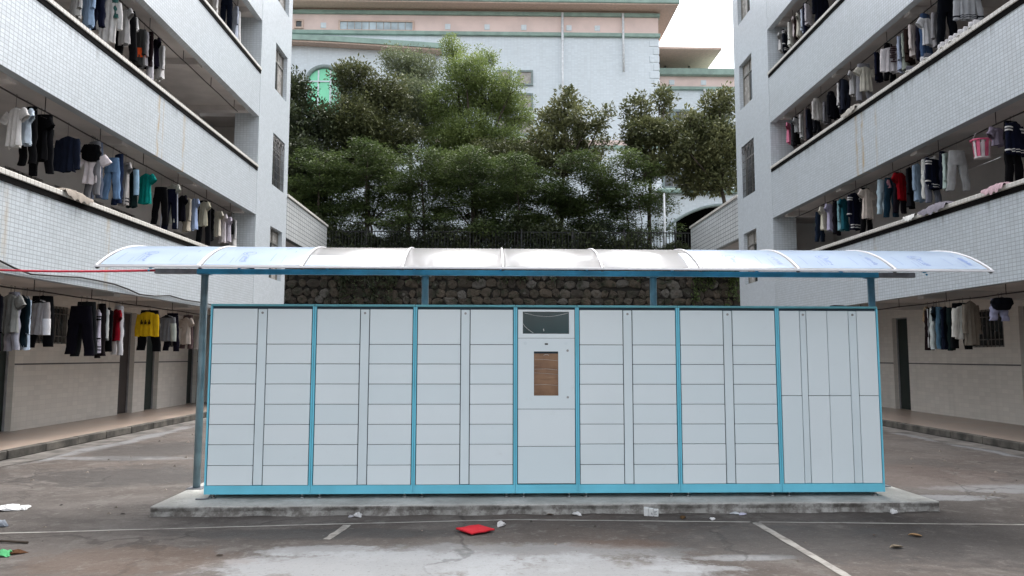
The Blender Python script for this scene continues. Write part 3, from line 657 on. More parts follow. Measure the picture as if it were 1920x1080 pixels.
def double_cab(xa, xb, label, group):
    t = cabinet(xa, xb, label, group); w = xb-xa; h = w/2; s = .048
    for z0, z1 in zip(ROWS[1:], ROWS[:-1]):
        put_door(t, -h+.026, -s-.004, z0, z1); put_door(t, s+.004, h-.026, z0, z1)
    st = put_door(t, -s-.003, s+.003, .238, 2.12, .005, 'centre_strip', M['loc_white2'])
    link('lock', KEY, t, (0, -.0015, 2.075-.1)); return t
ED = [-3.64, -2.522, -1.432, -.338, .338, 1.452, 2.562, 3.70]
G = 'locker cabinets with two columns of eight doors'
double_cab(ED[0], ED[1], 'white and blue locker cabinet ending the row opposite the tall-door cabinet', G)
double_cab(ED[1], ED[2], 'white and blue locker cabinet standing second from the row end without tall doors', G)
double_cab(ED[2], ED[3], 'eight-row locker cabinet adjoining the screen cabinet, on the side away from tall doors', G)
double_cab(ED[4], ED[5], 'eight-row locker cabinet adjoining the screen cabinet, on the side towards tall doors', G)
double_cab(ED[5], ED[6], 'eight-row locker cabinet directly adjoining the tall-door cabinet', G)
# control cabinet
t = cabinet(ED[3], ED[4], 'narrow locker control cabinet with dark screen and cardboard behind its cutout'); h = (ED[4]-ED[3])/2
put_door(t, -h+.026, h-.026, .246, .641); put_door(t, -h+.026, h-.026, .641, 1.04)
def framed(t, xa, xb, za, zb, hx0, hx1, hz0, hz1, name):
    mb = MB(); y0, y1 = -.001, .019; za -= .1; zb -= .1; hz0 -= .1; hz1 -= .1
    mb.box(xa, hx0, y0, y1, za, zb); mb.box(hx1, xb, y0, y1, za, zb); mb.box(hx0, hx1, y0, y1, za, hz0); mb.box(hx0, hx1, y0, y1, hz1, zb); return mb.build(name, M['loc_white'], t, True)
fp = framed(t, -h+.029, h-.029, 1.043, 1.806, -.137, .13, 1.184, 1.663, 'control_door')
cd = MB(); cd.box(-.15, .145, .02, .028, 1.17-.1, 1.64-.1); cd.build('cardboard', M['card'], fp, True)
for i, zz in enumerate((1.30, 1.42, 1.47, 1.57)):
    q = MB(); q.tube([(-.13, .0195, zz-.1+.01*(i % 2)), (0, .019, zz-.1+.004), (.125, .0195, zz-.1-.008)], .0012, 5); q.build('tape_crease', M['lead'], fp, True)
cv = MB(); cv.tube([(-.03 + .06*i/8, .0195, 1.622-.1 + .008*math.sin(math.pi*i/8)) for i in range(9)], .002, 5); cv.build('string', M['lead'], fp, True)
q = MB(); q.cbox(-.018, .018, -.004, .003, 1.735-.1, 1.752-.1, .002); q.build('camera_slot', M['black'], fp, True)
for xx, zz in ((.232,1.673), (.232,1.168)): link('lock', KEY, fp, (xx, -.0015, zz-.1))
for xx in (-.232, .215): q = MB(); q.tube([(xx, -.001, 1.752-.1), (xx, -.004, 1.752-.1)], .018, 14); q.build('speaker_hole', M['loc_white2'], fp, True)
sp = framed(t, -h+.029, h-.029, 1.81, 2.12, -.258, .25, 1.856, 2.098, 'screen_surround')
q = MB(); q.box(-.27, .262, .02, .03, 1.845-.1, 2.105-.1); q.build('screen', M['screen'], sp, True)
q = MB(); q.tube([(-.24 + .48*i/14, .0185, 2.085-.1 - .04*math.sin(math.pi*i/14)) for i in range(15)], .0022, 5); q.tube([(-.252 + .11*i/8, .0185, 1.965-.1 - .1*(i/8)**.7) for i in range(9)], .0022, 5)
q.tube([(-.03, .018, 1.91-.1), (-.026, .017, 1.885-.1)], .006, 6); q.build('loose_lead', M['lead'], sp, True)
# tall-door cabinet
t = cabinet(ED[6], ED[7], 'end locker cabinet with narrow tall doors in two rows'); h = (ED[7]-ED[6])/2; cxm = (ED[6]+ED[7])/2
xs = [2.588, 2.815, 2.889, 3.123, 3.363, 3.456, 3.676]
for k in range(6):
    a0, a1 = xs[k]-cxm, xs[k+1]-cxm
    if k in (1, 4):
        put_door(t, a0, a1, .238, 2.12, .004, 'centre_strip', M['loc_white2']); link('lock', KEY, t, ((a0+a1)/2, -.0015, 2.075-.1))
    else: put_door(t, a0, a1, .238, 1.184); put_door(t, a0, a1, 1.184, 2.12)
# bent cable at the pad end
q = MB(); q.tube([lw(*p) for p in ((-3.57,.1,.16), (-3.57,.02,.14), (-3.58,-.03,.112), (-3.63,-.05,.108), (-3.7,-.05,.108))], .008, 6); tag(q.build('cable_stub', M['galv']), 'short bent cable stub under the locker corner on the pad', 'cable')
q = MB(); q.tube([lw(*p) for p in ((3.28,.25,2.185), (3.32,.22,2.19), (3.4,.2,2.186), (3.46,.24,2.184))], .012, 6); tag(q.build('glove', M['black']), 'small dark object lying on top of the tall-door cabinet', 'object')

# shelter
PYL = .66
sh = thing('canopy_shelter', 'curved translucent canopy on blue posts and beam over the lockers', 'shelter', LO, LA)
for xx in (-3.965, -1.385, 1.335, 3.985):
    q = MB(); q.tube([(xx, PYL, .1), (xx, PYL, 2.562)], .041, 16); pst = q.build('post', M['post_bare'] if xx < -3 else M['post'], sh, True)
    q = MB(); q.cbox(xx-.09, xx+.09, PYL-.09, PYL+.09, .101, .109, .002); q.build('base_plate', M['galv'], pst, True)
    q = MB(); q.cbox(xx-.07, xx+.07, PYL-.055, PYL+.055, 2.555, 2.563, .002); q.build('head_plate', M['post'], pst, True)
q = MB(); q.cbox(-4.05, 4.07, PYL-.035, PYL+.035, 2.565, 2.625, .005); bmo = q.build('beam', M['beam'], sh, True)
for a0, a1 in ((-4.54, -4.051), (4.071, 4.52)): q = MB(); q.cbox(a0, a1, PYL-.034, PYL+.034, 2.566, 2.624, .004); q.build('bare_beam_end', M['galv'], bmo, True)
ZF, ZR, HC = 2.515, 2.865, 1.2
Rr_ = (HC*HC + (ZR-ZF)**2)/(2*(ZR-ZF)); TH = math.asin(HC/Rr_)
def arcp(u, off=0): a = -TH + 2*TH*u; return (PYL + (Rr_+off)*math.sin(a), ZR - Rr_ + (Rr_+off)*math.cos(a))
UE = .75
def patch(mb, xa, xb, u0, u1, off, n=10, m=1, skew=0):
    P = []
    for i in range(n+1):
        u = u0+(u1-u0)*i/n; y, z = arcp(u, off); P.append([(xa+(xb-xa)*j/m + skew*(i/n), y, z) for j in range(m+1)])
    return mb.grid(P, False, True)
HX = [-4.60 + k*1.028 for k in range(10)]
for k in range(9):
    mb = MB(); patch(mb, HX[k]+.004, HX[k+1]-.004, 0, UE, 0, 40); y0, z0 = arcp(0)
    sh_ = mb.build('sheet', M['sheet'], sh, True); sm_ = sh_.modifiers.new('thick', 'SOLIDIFY'); sm_.thickness = .004; sm_.offset = -1
    if k in (0, 1, 6, 7, 8) or k in (2, 5):
        fb = MB()
        if k == 2: patch(fb, HX[2]+.03, HX[2]+.38, .01, .13, .003, 8)
        elif k == 5: patch(fb, HX[6]-.12, HX[6]-.03, .01, .2, .003, 8)
        elif k == 6: patch(fb, HX[6]+.03, HX[7]-.03, .012, .36, .003, 14)
        else: patch(fb, HX[k]+.03, HX[k+1]-.03, .012, .47, .003, 18)
        fo = fb.build('protective_film', M['film'], sh, True)
        if k not in (2, 5):
            X = HX[k]; pb = MB()
            r_ = random.Random(k)
            for a0, wd, u0, u1 in ((.14,.006,.05,.16), (.28,.005,.03,.09), (.33,.004,.04,.17), (.68,.006,.05,.15), (.8,.004,.03,.12), (.86,.012,.17,.2), (.2,.004,.2,.33), (.6,.006,.22,.3), (.74,.004,.2,.36)):
                patch(pb, X+a0, X+a0+wd, u0, u1, .0055, 5)
            for j in range(7): patch(pb, X+.395 + r_.uniform(-.02,.02), X+.42 + r_.uniform(-.01,.02), .045+j*.012, .052+j*.012, .0055, 1)
            for j in range(5): patch(pb, X+.36, X+.375, .05+j*.013, .056+j*.013, .0055, 1)
            if k in (7, 8, 6):
                for j in range(9): patch(pb, X+.86+r_.uniform(-.01,.01), X+.9+r_.uniform(-.01,.015), .05+j*.011, .057+j*.011, .0055, 1)
            ring = []                                       # round mark of the film maker
            for rr in (.062, .07):
                ring.append([(X+.40 + rr*math.cos(6.283*i/20), *arcp(.15 + rr*math.sin(6.283*i/20)/2.52, .0055)) for i in range(20)])
            pb.grid(ring, True, False)
            pb.grid([[(X+.40 + rr*math.cos(a), *arcp(.15 + rr*math.sin(a)/2.52, .0055)) for a in np.linspace(.6, 4.4, 10)] for rr in (.028, .042)], False, False)
            tag(pb.build('print', M['print'], fo, True), kind='stuff')
for k, X in enumerate(HX):
    mb = MB(); w_ = .011; rows = []
    for i in range(41):
        y, z = arcp(UE*i/40, .004); y2, z2 = arcp(UE*i/40, .013); rows.append([(X-w_, y, z), (X-w_*.6, y2, z2), (X+w_*.6, y2, z2), (X+w_, y, z)])
    mb.grid(rows, False, False); mb.build('hoop', M['hoop'], sh, True)
    mb = MB(); rows = []
    for i in range(41):
        y, z = arcp(UE*i/40, -.006); y2, z2 = arcp(UE*i/40, -.034); rows.append([(X-.014, y, z), (X-.014, y2, z2), (X+.014, y2, z2), (X+.014, y, z)])
    mb.grid(rows, True, False); mb.build('rib', M['galv'], sh, True)
    # bracket from the beam up to the rib and out to the front edge
    yb, zb_ = arcp(.5, -.034)
    mb = MB(); mb.box(X-.012, X+.012, PYL-.02, PYL+.02, 2.626, zb_); mb.tube([(X-.001, PYL-.036, 2.6), (X-.001, PYL-.046, 2.6)], .012, 8)
    y3, z3 = arcp(.22, -.036); mb.tube([(X, PYL, 2.64), (X, y3, z3)], .012, 6); y3, z3 = arcp(.7, -.036); mb.tube([(X, PYL, 2.64), (X, y3, z3)], .012, 6); mb.build('bracket', M['beam'], sh, True)
for u in (0, UE):
    y, z = arcp(u); mb = MB(); mb.cbox(HX[0]-.02, HX[-1]+.02, y-.012, y+.012, z-.014, z+.006, .003); mb.build('edge_strip', M['hoop'], sh, True)

# red rope from the beam end to the block, and the black cable sagging on the facade
p0 = Vector(lw(-4.53, PYL-.04, 2.6)); p1 = onX(-120, 501, LXF+.03)
q = MB(); q.tube([p0 + (p1-p0)*(i/20) + Vector((0,0,-.03*math.sin(math.pi*i/20))) for i in range(21)], .013, 8)
tag(q.build('rope', mat_plain('red_rope', S(206,52,72), .6, var=.15, scale=20)), 'taut red rope tied between canopy beam end and the dormitory block', 'rope')
cp_ = [(-40,470),(0,489),(28,503),(58,514),(100,517),(150,520),(178,525),(215,533),(240,542),(262,552),(290,555),(318,554),(345,562),(372,566),(400,572)]
q = MB(); q.tube([onX(x, y, LXF+.03) for x, y in cp_], .016, 6); tag(q.build('cable', M['black']), 'black cable sagging along the tiled front under the red rope', 'cable')
for x, y in ((66,528), (99,536)):
    p = onX(x, y, LXF+.01)

# ================================================================== LAUNDRY
def ring(cx, cy, z, hw, hd, n, amp=0, m_=5, ph=0):
    out = []
    for k in range(n):
        a = 2*math.pi*k/n; ca, sa = math.cos(a), math.sin(a)
        x = cx + hw*math.copysign(abs(ca)**.8, ca); y = cy + hd*math.copysign(abs(sa)**.8, sa)
        if amp: y += amp*math.sin(m_*ca*2.2 + ph)
        out.append((x, y, z))
    return out
SLV = {1: (.20, 38), 2: (.56, 13)}
def sleeve_path(W, H, sg, kind, q):
    L, ang = SLV[kind]; L = L if kind == 1 else min(L, H*.92); a = R(ang)*(1 - .45*q if kind == 2 else 1)
    return sg*(W*.285 + L*q*math.sin(a) + .012), -H*.06 - .025 - L*q*math.cos(a)
def g_shirt(W, H, sleeve, r_, hood=False):
    mb = MB(); bw = W*(.31 if sleeve else .44); n = 32; ph = r_.uniform(0, 6); rows = []; sway = r_.uniform(-.03, .03)
    prof = [(0, .24, .03), (.015, .34, .042), (.05, .84, .045), (.09, 1.0, .05), (.16, 1.0, .055), (.26, .97, .056), (.38, .94, .056), (.5, .95, .058), (.62, .97, .06), (.75, .99, .062), (.88, 1.02, .065), (1, 1.05, .068)]
    for t_, f, d in prof:
        rows.append(ring(sway*t_*t_ + r_.uniform(-.005, .005), 0, -H*t_, bw*f, d*.7, n, .034*t_**.7, 4 + r_.random()*.6, ph + t_*.9))
    rows[-1] = [(x, y, z + .012*math.sin(x*26+ph)) for x, y, z in rows[-1]]
    mb.grid(rows, True, True)
    if sleeve:
        for sg in (-1, 1):
            rr = []; nn = 10; k = r_.uniform(.85, 1.1)
            for i in range(nn):
                q = i/(nn-1); cx, cz = sleeve_path(W, H, sg, sleeve, q)
                hw = (.075 + .012*q if sleeve == 1 else .07 - .022*q)*W/.5
                rg = ring(cx, r_.uniform(-.006, .006) - .012*q*k, cz, hw, .03 + .005*math.sin(i*2.3), 14, .008, 3, i*.8)
                sl = (.55 if sleeve == 1 else .12)*sg; rr.append([(x, y, z + (x-cx)*sl) for x, y, z in rg])
            mb.grid(rr, True, True)
    if hood:
        mb.grid([ring(0, .03, -H*.03 + .10*math.sin(u), .13*math.cos(u*.8) + .02, .05, 14) for u in np.linspace(0, 1.5, 6)], True, True)
    return mb
def g_pants(W, H, r_):
    mb = MB(); n = 24; hw = W*.40; rise = min(.30, H*.33) if H > .5 else H*.42; ph = r_.uniform(0, 6); rows = []
    for t_, f in ((0, .92), (.06, .94), (.4, 1.0), (.8, 1.08), (1.08, 1.1)):
        rows.append(ring(0, 0, -rise*t_, hw*f, .055 + .01*t_, n, .008*t_, 4, ph))
    mb.grid(rows, True, True)
    for sg in (-1, 1):
        rr = []; spread = r_.uniform(.08, .2)*W; L = (H-rise*.85)*r_.uniform(.93, 1.0)
        for i in range(10):
            t_ = i/9; rr.append(ring(sg*(hw*.53 + spread*t_), .012*math.sin(i*1.4+ph), -rise*.85 - L*t_, hw*(.55 - .10*t_), .05 - .008*t_ + .004*math.sin(i*2.3), 16, .008, 3, ph+i*.5))
        mb.grid(rr, True, True)
    return mb
def g_bunch(W, H, r_):
    mb = MB(); rows = []
    for i in range(9):
        t_ = i/8; f = math.sin(math.pi*min(1, .12+t_*.9))**.5; rows.append(ring(.01*math.sin(i*2), 0, -H*t_ + .02*math.sin(i*1.7), W*.5*f + r_.uniform(-.02, .02), .09*f, 26, .02, 7, i*.9))
    mb.grid(rows, True, True); return mb
def g_towel(W, H, r_):
    mb = MB(); rows = []
    for i in range(11):
        t_ = i/10; rows.append(ring(0, 0, -H*t_, W*.5*(1 + .04*math.sin(3*t_)), .02 + .03*t_, 26, .025*t_**.5, 5, t_))
    mb.grid(rows, True, True); return mb
STDW = {'T-shirt': .52, 'shirt': .52, 'hoodie': .56, 'jacket': .56, 'sweater': .56, 'trousers': .38, 'jeans': .38, 'shorts': .38, 'bundle': .36, 'vest': .4, 'skirt': .4}
FL = ['ground-floor', 'second-floor', 'third-floor', 'fourth-floor']
def solve_rot(xr, Wreal, wtarget, Yd):
    k = abs(xr)/Yd; best = 0; bd = 9
    for i in range(0, 84, 2):
        th = R(i); w = Wreal*(math.cos(th) - k*math.sin(th)); d = abs(abs(w) - wtarget)
        if w > 0 and d < bd: bd = d; best = th
    return best
def hang(side, fl, xc, pw, y0, y1, colname, col, kind, extra=None, dy=0):
    sg = -1 if side == 'L' else 1; XF, soff, pitch = (LXF, 2.85, 3.1) if sg < 0 else (RXF, 2.90, 3.12)
    XR = XF + sg*.35; zr = soff + fl*pitch - .155
    Yd = onX(xc, 400, XR).y; H0 = onX(xc, y1, XR).z
    if y0 is None and GARM and (GARM[-1]['side'], GARM[-1]['fl']) == (side, fl): Yd = max(Yd, GARM[-1]['Y'] + .09)
    zt = zr - .07 if y0 is None else min(zr - .06, onX(xc, y0, XR).z)
    Hh = max(.22, zt - H0); W = STDW[kind]; wt = pw*Yd/F
    if wt > W: W = min(wt, W*1.35)
    th = solve_rot(XR, W, wt, Yd) * (1 if sg > 0 else -1)
    th += rnd.uniform(-.06, .06)
    GARM.append(dict(side=side, fl=fl, Y=Yd+dy, X=XR, zt=zt, zr=zr, W=W, H=Hh, th=th, cn=colname, col=col, kind=kind, extra=extra or {}))
def make_garments():
    for key in sorted({(g['side'], g['fl']) for g in GARM}):
        row = sorted([g for g in GARM if (g['side'], g['fl']) == key], key=lambda g: g['Y'])
        lasty = -9
        for g_ in row:                                     # hangers need a little room on the rail
            if g_['Y'] < lasty + .055: g_['Y'] = lasty + .055
            lasty = g_['Y']
        blk = 'red-rope block' if key[0] == 'L' else 'pink-basket block'
        nm = lambda g: g['cn'] + ' ' + g['kind']
        for i, g_ in enumerate(row):
            r_ = random.Random(int(g_['Y']*997) + key[1]*7 + (3 if key[0] == 'L' else 0)); k = g_['kind']; W, H = g_['W'], g_['H']
            if k in ('T-shirt',): mb = g_shirt(W, H, 1, r_)
            elif k in ('shirt', 'sweater', 'jacket'): mb = g_shirt(W, H, 2, r_)
            elif k == 'hoodie': mb = g_shirt(W, H, 2, r_, True)
            elif k == 'vest': mb = g_shirt(W, H, 0, r_)
            elif k in ('trousers', 'jeans', 'shorts'): mb = g_pants(W, H, r_)
            elif k == 'bundle': mb = g_bunch(W, H, r_)
            else: mb = g_towel(W, H, r_)
            a = nm(row[i-1]) if i > 0 else None; b = nm(row[i+1]) if i+1 < len(row) else None
            where = ('between %s and %s' % (a, b)) if a and b else 'at rail end beside %s' % (a or b)
            lab = '%s %s, %s rail of %s' % (nm(g_), where, FL[key[1]], blk)
            name = {'T-shirt': 'tee_shirt'}.get(k, k)
            t = thing(name, lab, 'clothing', (g_['X'], g_['Y'], g_['zt']), g_['th'] + r_.uniform(-.03, .03), 'laundry on the %s rail of the %s' % (FL[key[1]], blk))
            mb.build('cloth', cloth(g_['col']), t, True)
            hm = MB(); dz = g_['zr'] - g_['zt']; hw = .19 if k not in ('trousers', 'jeans', 'shorts', 'skirt') else .15
            hm.tube([(-hw, 0, -.055), (0, 0, .012), (hw, 0, -.055)], .006, 5)
            hm.tube([(0, 0, .012), (0, 0, dz-.02), (.018, 0, dz+.012), (0, 0, dz+.03), (-.018, 0, dz+.016)], .0035, 5)
            hm.build('hanger', M['rail'] if r_.random() < .6 else M['alu'], t, True)
            ex = g_['extra']
            if 'stripe' in ex:
                sc = cloth(ex['stripe']); bw = W*.31; kd = 1 if k == 'T-shirt' else 2
                s_ = MB()
                for t_ in (.86, .93): s_.grid([ring(0, 0, -H*(t_+q), bw*1.07, .075, 28, .02, 4.5, 0) for q in (0, .025)], True, True)
                tag(s_.build('hem_stripe', sc, t, True), kind='stuff')
                for sg in (-1, 1):
                    s_ = MB()
                    for t_ in (.1, .2, .86): s_.grid([ring(sleeve_path(W, H, sg, kd, t_+q)[0], -.006, sleeve_path(W, H, sg, kd, t_+q)[1], (.079-.02*t_)*W/.5, .046, 14) for q in (0, .05)], True, True)
                    tag(s_.build('sleeve_stripe', sc, t, True), kind='stuff')
            if 'side' in ex:
                s_ = MB(); hw2 = W*.4
                for sg in (-1, 1): s_.tube([(sg*(hw2*(1.0 + .25*f)), -.035, -.04 - (H-.08)*f) for f in np.linspace(0, 1, 8)], .013, 5)
                tag(s_.build('side_stripe', cloth(ex['side']), t, True), kind='stuff')
            if 'sleeve' in ex:
                s_ = MB()
                for sg in (-1, 1): s_.grid([ring(sleeve_path(W, H, sg, 2, q)[0], -.008, sleeve_path(W, H, sg, 2, q)[1], (.08-.022*q)*W/.5, .046, 14) for q in np.linspace(ex.get('s0', 0.0), 1, 7)], True, True)
                tag(s_.build('sleeve', cloth(ex['sleeve']), t, True), kind='stuff')
            if 'collar' in ex:
                s_ = MB(); s_.grid([ring(0, 0, -H*q, W*.315*f, .045, 20) for q, f in ((-.005, .22), (.03, .34), (.075, .9), (.1, 1.02))], True, True); s_.build('yoke', cloth(ex['collar']), t, True)
            if 'panel' in ex:
                s_ = MB(); s_.grid([ring(0, 0, -H*q, W*.325, .072, 28, .02, 4.5, 0) for q in np.linspace(*ex.get('pz', (.5, 1.0)), 4)], True, True); s_.build('panel', cloth(ex['panel']), t, True)
            if 'print' in ex:
                s_ = MB(); pc = ex['print']; zc = -H*ex.get('pzc', .4); yy = -.085
                if ex.get('glyph'):
                    for j, sx in enumerate((-.09, 0, .09)):
                        s_.box(sx-.008, sx+.008, yy, yy+.02, zc-.05, zc+.05); s_.box(sx-.03, sx+.03, yy+.001, yy+.02, zc-.01, zc+.006); s_.box(sx-.022, sx-.01, yy+.002, yy+.02, zc-.055, zc-.012); s_.box(sx+.012, sx+.026, yy+.002, yy+.02, zc-.05, zc-.012)
                else:
                    for j in range(9): s_.box(r_.uniform(-.1, .02), r_.uniform(.03, .1), yy - .0004*j, yy+.02, zc + .16 - .045*j, zc + .185 - .045*j)
                tag(s_.build('print', cloth(pc), t, True), kind='stuff')
            if 'spots' in ex:
                s_ = MB()
                for j in range(7): s_.cbox(.06*math.sin(j*2.2)-.03, .06*math.sin(j*2.2)+.03, -.09, -.06, -H*(.2+.11*j)-.02, -H*(.2+.11*j)+.02, .008)
                tag(s_.build('spots', cloth(ex['spots']), t, True), kind='stuff')

WH=(212,210,208); CR=(206,200,186); LG=(168,168,168); GR=(120,120,124); DG=(62,62,66); BK=(16,16,19); NV=(24,27,46); LB=(150,172,198); JB=(96,120,150); TL=(22,140,132); RD=(134,22,38); YL=(206,168,34); BR=(58,42,38); OL=(92,88,74); LV=(196,190,212); PK=(226,140,166); OR=(226,98,52); DT=(30,62,70)
P_ = hang
# block with the red rope, third floor
for a in ((121,17,-60,17,'pale grey',LG,'shirt'), (145,18,-60,37,'light blue',LB,'shirt'), (163,24,-60,40,'dark navy',NV,'trousers'), (188,28,-40,22,'dark teal',(66,104,100),'shorts'),
          (185,50,-20,66,'white',WH,'shirt'), (215,22,0,72,'grey white',(180,178,178),'T-shirt'), (206,40,None,96,'black',BK,'trousers'), (233,9,18,44,'white',WH,'vest'), (244,28,39,114,'charcoal',(70,70,70),'jacket',{'panel':OR,'pz':(.55,.8)}),
          (254,12,45,113,'grey',(150,148,152),'shirt'), (263,16,52,116,'maroon black',(30,16,20),'hoodie'), (268,8,70,140,'pale',(200,198,204),'vest'), (276,15,60,117,'dark purple',(24,18,34),'T-shirt'), (287,13,73,139,'white',WH,'shirt')): P_('L', 2, *a)
# fourth floor
for a in ((388,8,-40,20,'white',WH,'shirt'), (410,26,-60,52,'dark navy',(16,22,36),'trousers'), (427,11,-30,60,'pale blue',(184,190,202),'shirt'), (434,4,-10,66,'white',WH,'vest')): P_('L', 3, *a)
# second floor
for a in ((17,38,196,272,'white',WH,'T-shirt'), (38,20,200,270,'pale blue',(196,208,220),'T-shirt'), (10,30,None,296,'black',BK,'trousers'), (66,40,214,300,'black',BK,'T-shirt'), (70,42,None,328,'black',(20,20,24),'trousers'), (119,50,252,320,'slate navy',(34,40,56),'sweater'),
          (165,38,268,303,'black',BK,'bundle'), (166,52,284,343,'white',(220,212,214),'T-shirt'), (148,24,None,363,'grey',(130,130,134),'shorts'), (173,22,None,374,'blue grey',(92,100,116),'shorts'), (206,30,294,374,'light denim',(112,140,172),'jeans'), (218,16,None,386,'dark denim',(40,52,78),'jeans'),
          (231,18,302,384,'striped grey',(176,172,170),'T-shirt',{'stripe':DG}), (246,15,313,389,'dark green',(28,44,44),'jacket',{'sleeve':(150,180,200)}), (270,30,324,382,'teal',TL,'T-shirt'),
          (300,30,350,424,'black',BK,'trousers'), (319,32,354,433,'navy',(20,24,44),'trousers',{'side':(200,204,214)}), (307,20,None,412,'white',(196,196,186),'T-shirt'), (340,14,366,415,'black',(22,20,30),'T-shirt'), (351,11,370,434,'beige',(186,178,164),'shirt'), (363,16,372,431,'light blue',(160,176,206),'T-shirt'),
          (381,19,378,425,'khaki',(190,184,164),'T-shirt'), (380,26,None,464,'black',(24,24,28),'trousers'), (396,13,390,452,'black spotted',BK,'shirt',{'spots':WH}), (408,14,396,443,'cream',CR,'T-shirt'), (419,12,401,456,'white',(214,208,212),'T-shirt'), (429,11,407,455,'pale lilac',(206,200,210),'T-shirt'), (434,7,410,440,'black',BK,'vest'), (439,7,411,464,'white',WH,'shirt')): P_('L', 1, *a)
# ground floor
for a in ((4,20,549,657,'black',(18,18,26),'jacket'), (30,46,553,625,'grey',(150,150,146),'T-shirt'), (18,20,None,661,'light grey',(160,160,170),'trousers'), (52,28,555,650,'dark teal',(24,40,48),'jacket'), (60,10,557,656,'pale blue',(190,204,220),'shirt'), (84,40,563,628,'pale grey',(172,166,164),'sweater',{'sleeve':(226,224,226),'collar':BK,'s0':.5}), (88,48,None,655,'black',BK,'trousers'),
          (162,56,575,668,'black',(20,18,28),'trousers'), (172,44,None,670,'charcoal',(38,40,42),'trousers'), (194,10,582,661,'checked grey',(190,184,196),'shirt',{'stripe':BK}), (200,14,None,672,'dark brown',(30,24,26),'trousers'), (207,12,578,639,'grey white',(190,190,188),'shirt'), (214,13,578,659,'black',BK,'jacket'), (228,18,581,640,'crimson',RD,'T-shirt'), (231,18,None,667,'white',(206,204,206),'trousers'), (238,6,590,630,'dark',DG,'vest'),
          (286,44,586,631,'yellow',YL,'sweater',{'print':(70,54,20),'glyph':1,'pzc':.42}), (287,52,None,660,'black',BK,'trousers'), (322,32,592,640,'grey',(128,128,130),'sweater',{'collar':(40,42,44),'sleeve':(180,184,176),'s0':.25}), (332,26,None,660,'black',(24,22,34),'trousers'), (358,22,596,646,'beige',(196,184,174),'T-shirt'), (360,20,None,655,'brown',(96,80,80),'shorts'), (382,5,600,655,'white',WH,'vest')): P_('L', 0, *a)
# block with the pink basket, fourth floor
for a in ((1475,9,52,86,'white',WH,'T-shirt'), (1483,12,43,89,'navy striped',(30,34,44),'jacket',{'stripe':WH,'collar':WH}), (1494,9,29,76,'white',(218,218,210),'shirt'), (1504,9,20,58,'white',(216,206,204),'T-shirt'), (1511,9,13,58,'cream',CR,'T-shirt'), (1520,9,4,46,'pale blue',(200,208,220),'shirt'), (1529,10,-8,35,'grey white',(204,200,204),'shirt'), (1545,14,None,40,'navy',NV,'trousers'), (1553,32,-30,44,'dark navy',(18,20,34),'jacket'), (1508,14,None,66,'dark brown',(40,28,26),'trousers')): P_('R', 3, *a)
# third floor
for a in ((1659,12,88,144,'navy',NV,'shirt'), (1684,42,78,127,'white',(214,208,208),'sweater',{'print':(74,56,60),'pzc':.3}), (1683,18,None,143,'black',BK,'shorts'), (1704,9,56,125,'pale blue',(164,172,190),'shirt'), (1713,14,50,124,'sage grey',(150,156,146),'shirt'), (1721,15,42,107,'dark brown',(52,40,36),'jacket'), (1729,12,33,97,'white',(218,208,204),'shirt'), (1741,12,30,108,'dark navy',(30,28,42),'trousers'), (1758,34,20,73,'white',(212,212,214),'T-shirt'), (1757,20,None,102,'denim',(72,92,122),'jeans'), (1777,26,8,79,'grey',(150,148,150),'shirt'),
          (1794,40,-25,76,'dark navy',(16,20,28),'trousers'), (1836,56,-35,23,'striped grey',(176,178,182),'sweater',{'stripe':(20,22,34)}),
          (1485,10,227,265,'pink',PK,'T-shirt'), (1493,8,226,270,'charcoal',DG,'shirt'), (1501,14,218,246,'pale grey',(170,170,170),'T-shirt'), (1503,10,None,262,'black',BK,'shorts'), (1511,12,209,256,'checked white',(196,194,192),'shirt'), (1523,11,200,258,'dark navy',(38,40,54),'jacket'), (1533,13,None,258,'brown',(96,86,84),'trousers'), (1541,23,183,221,'white',(206,202,198),'hoodie'), (1542,14,None,246,'black',(26,26,32),'trousers'), (1557,10,185,226,'grey',(130,128,132),'shirt'), (1569,20,170,217,'black',(22,22,30),'hoodie'), (1583,8,149,192,'white',WH,'shirt'), (1594,17,143,204,'dark slate',(44,48,60),'trousers'), (1609,15,None,197,'black',(22,22,34),'trousers'), (1610,14,122,172,'white',(210,208,208),'T-shirt'), (1634,34,116,164,'cream',(204,200,188),'T-shirt'), (1636,32,None,182,'grey',(140,140,146),'trousers')): P_('R', 2, *a)
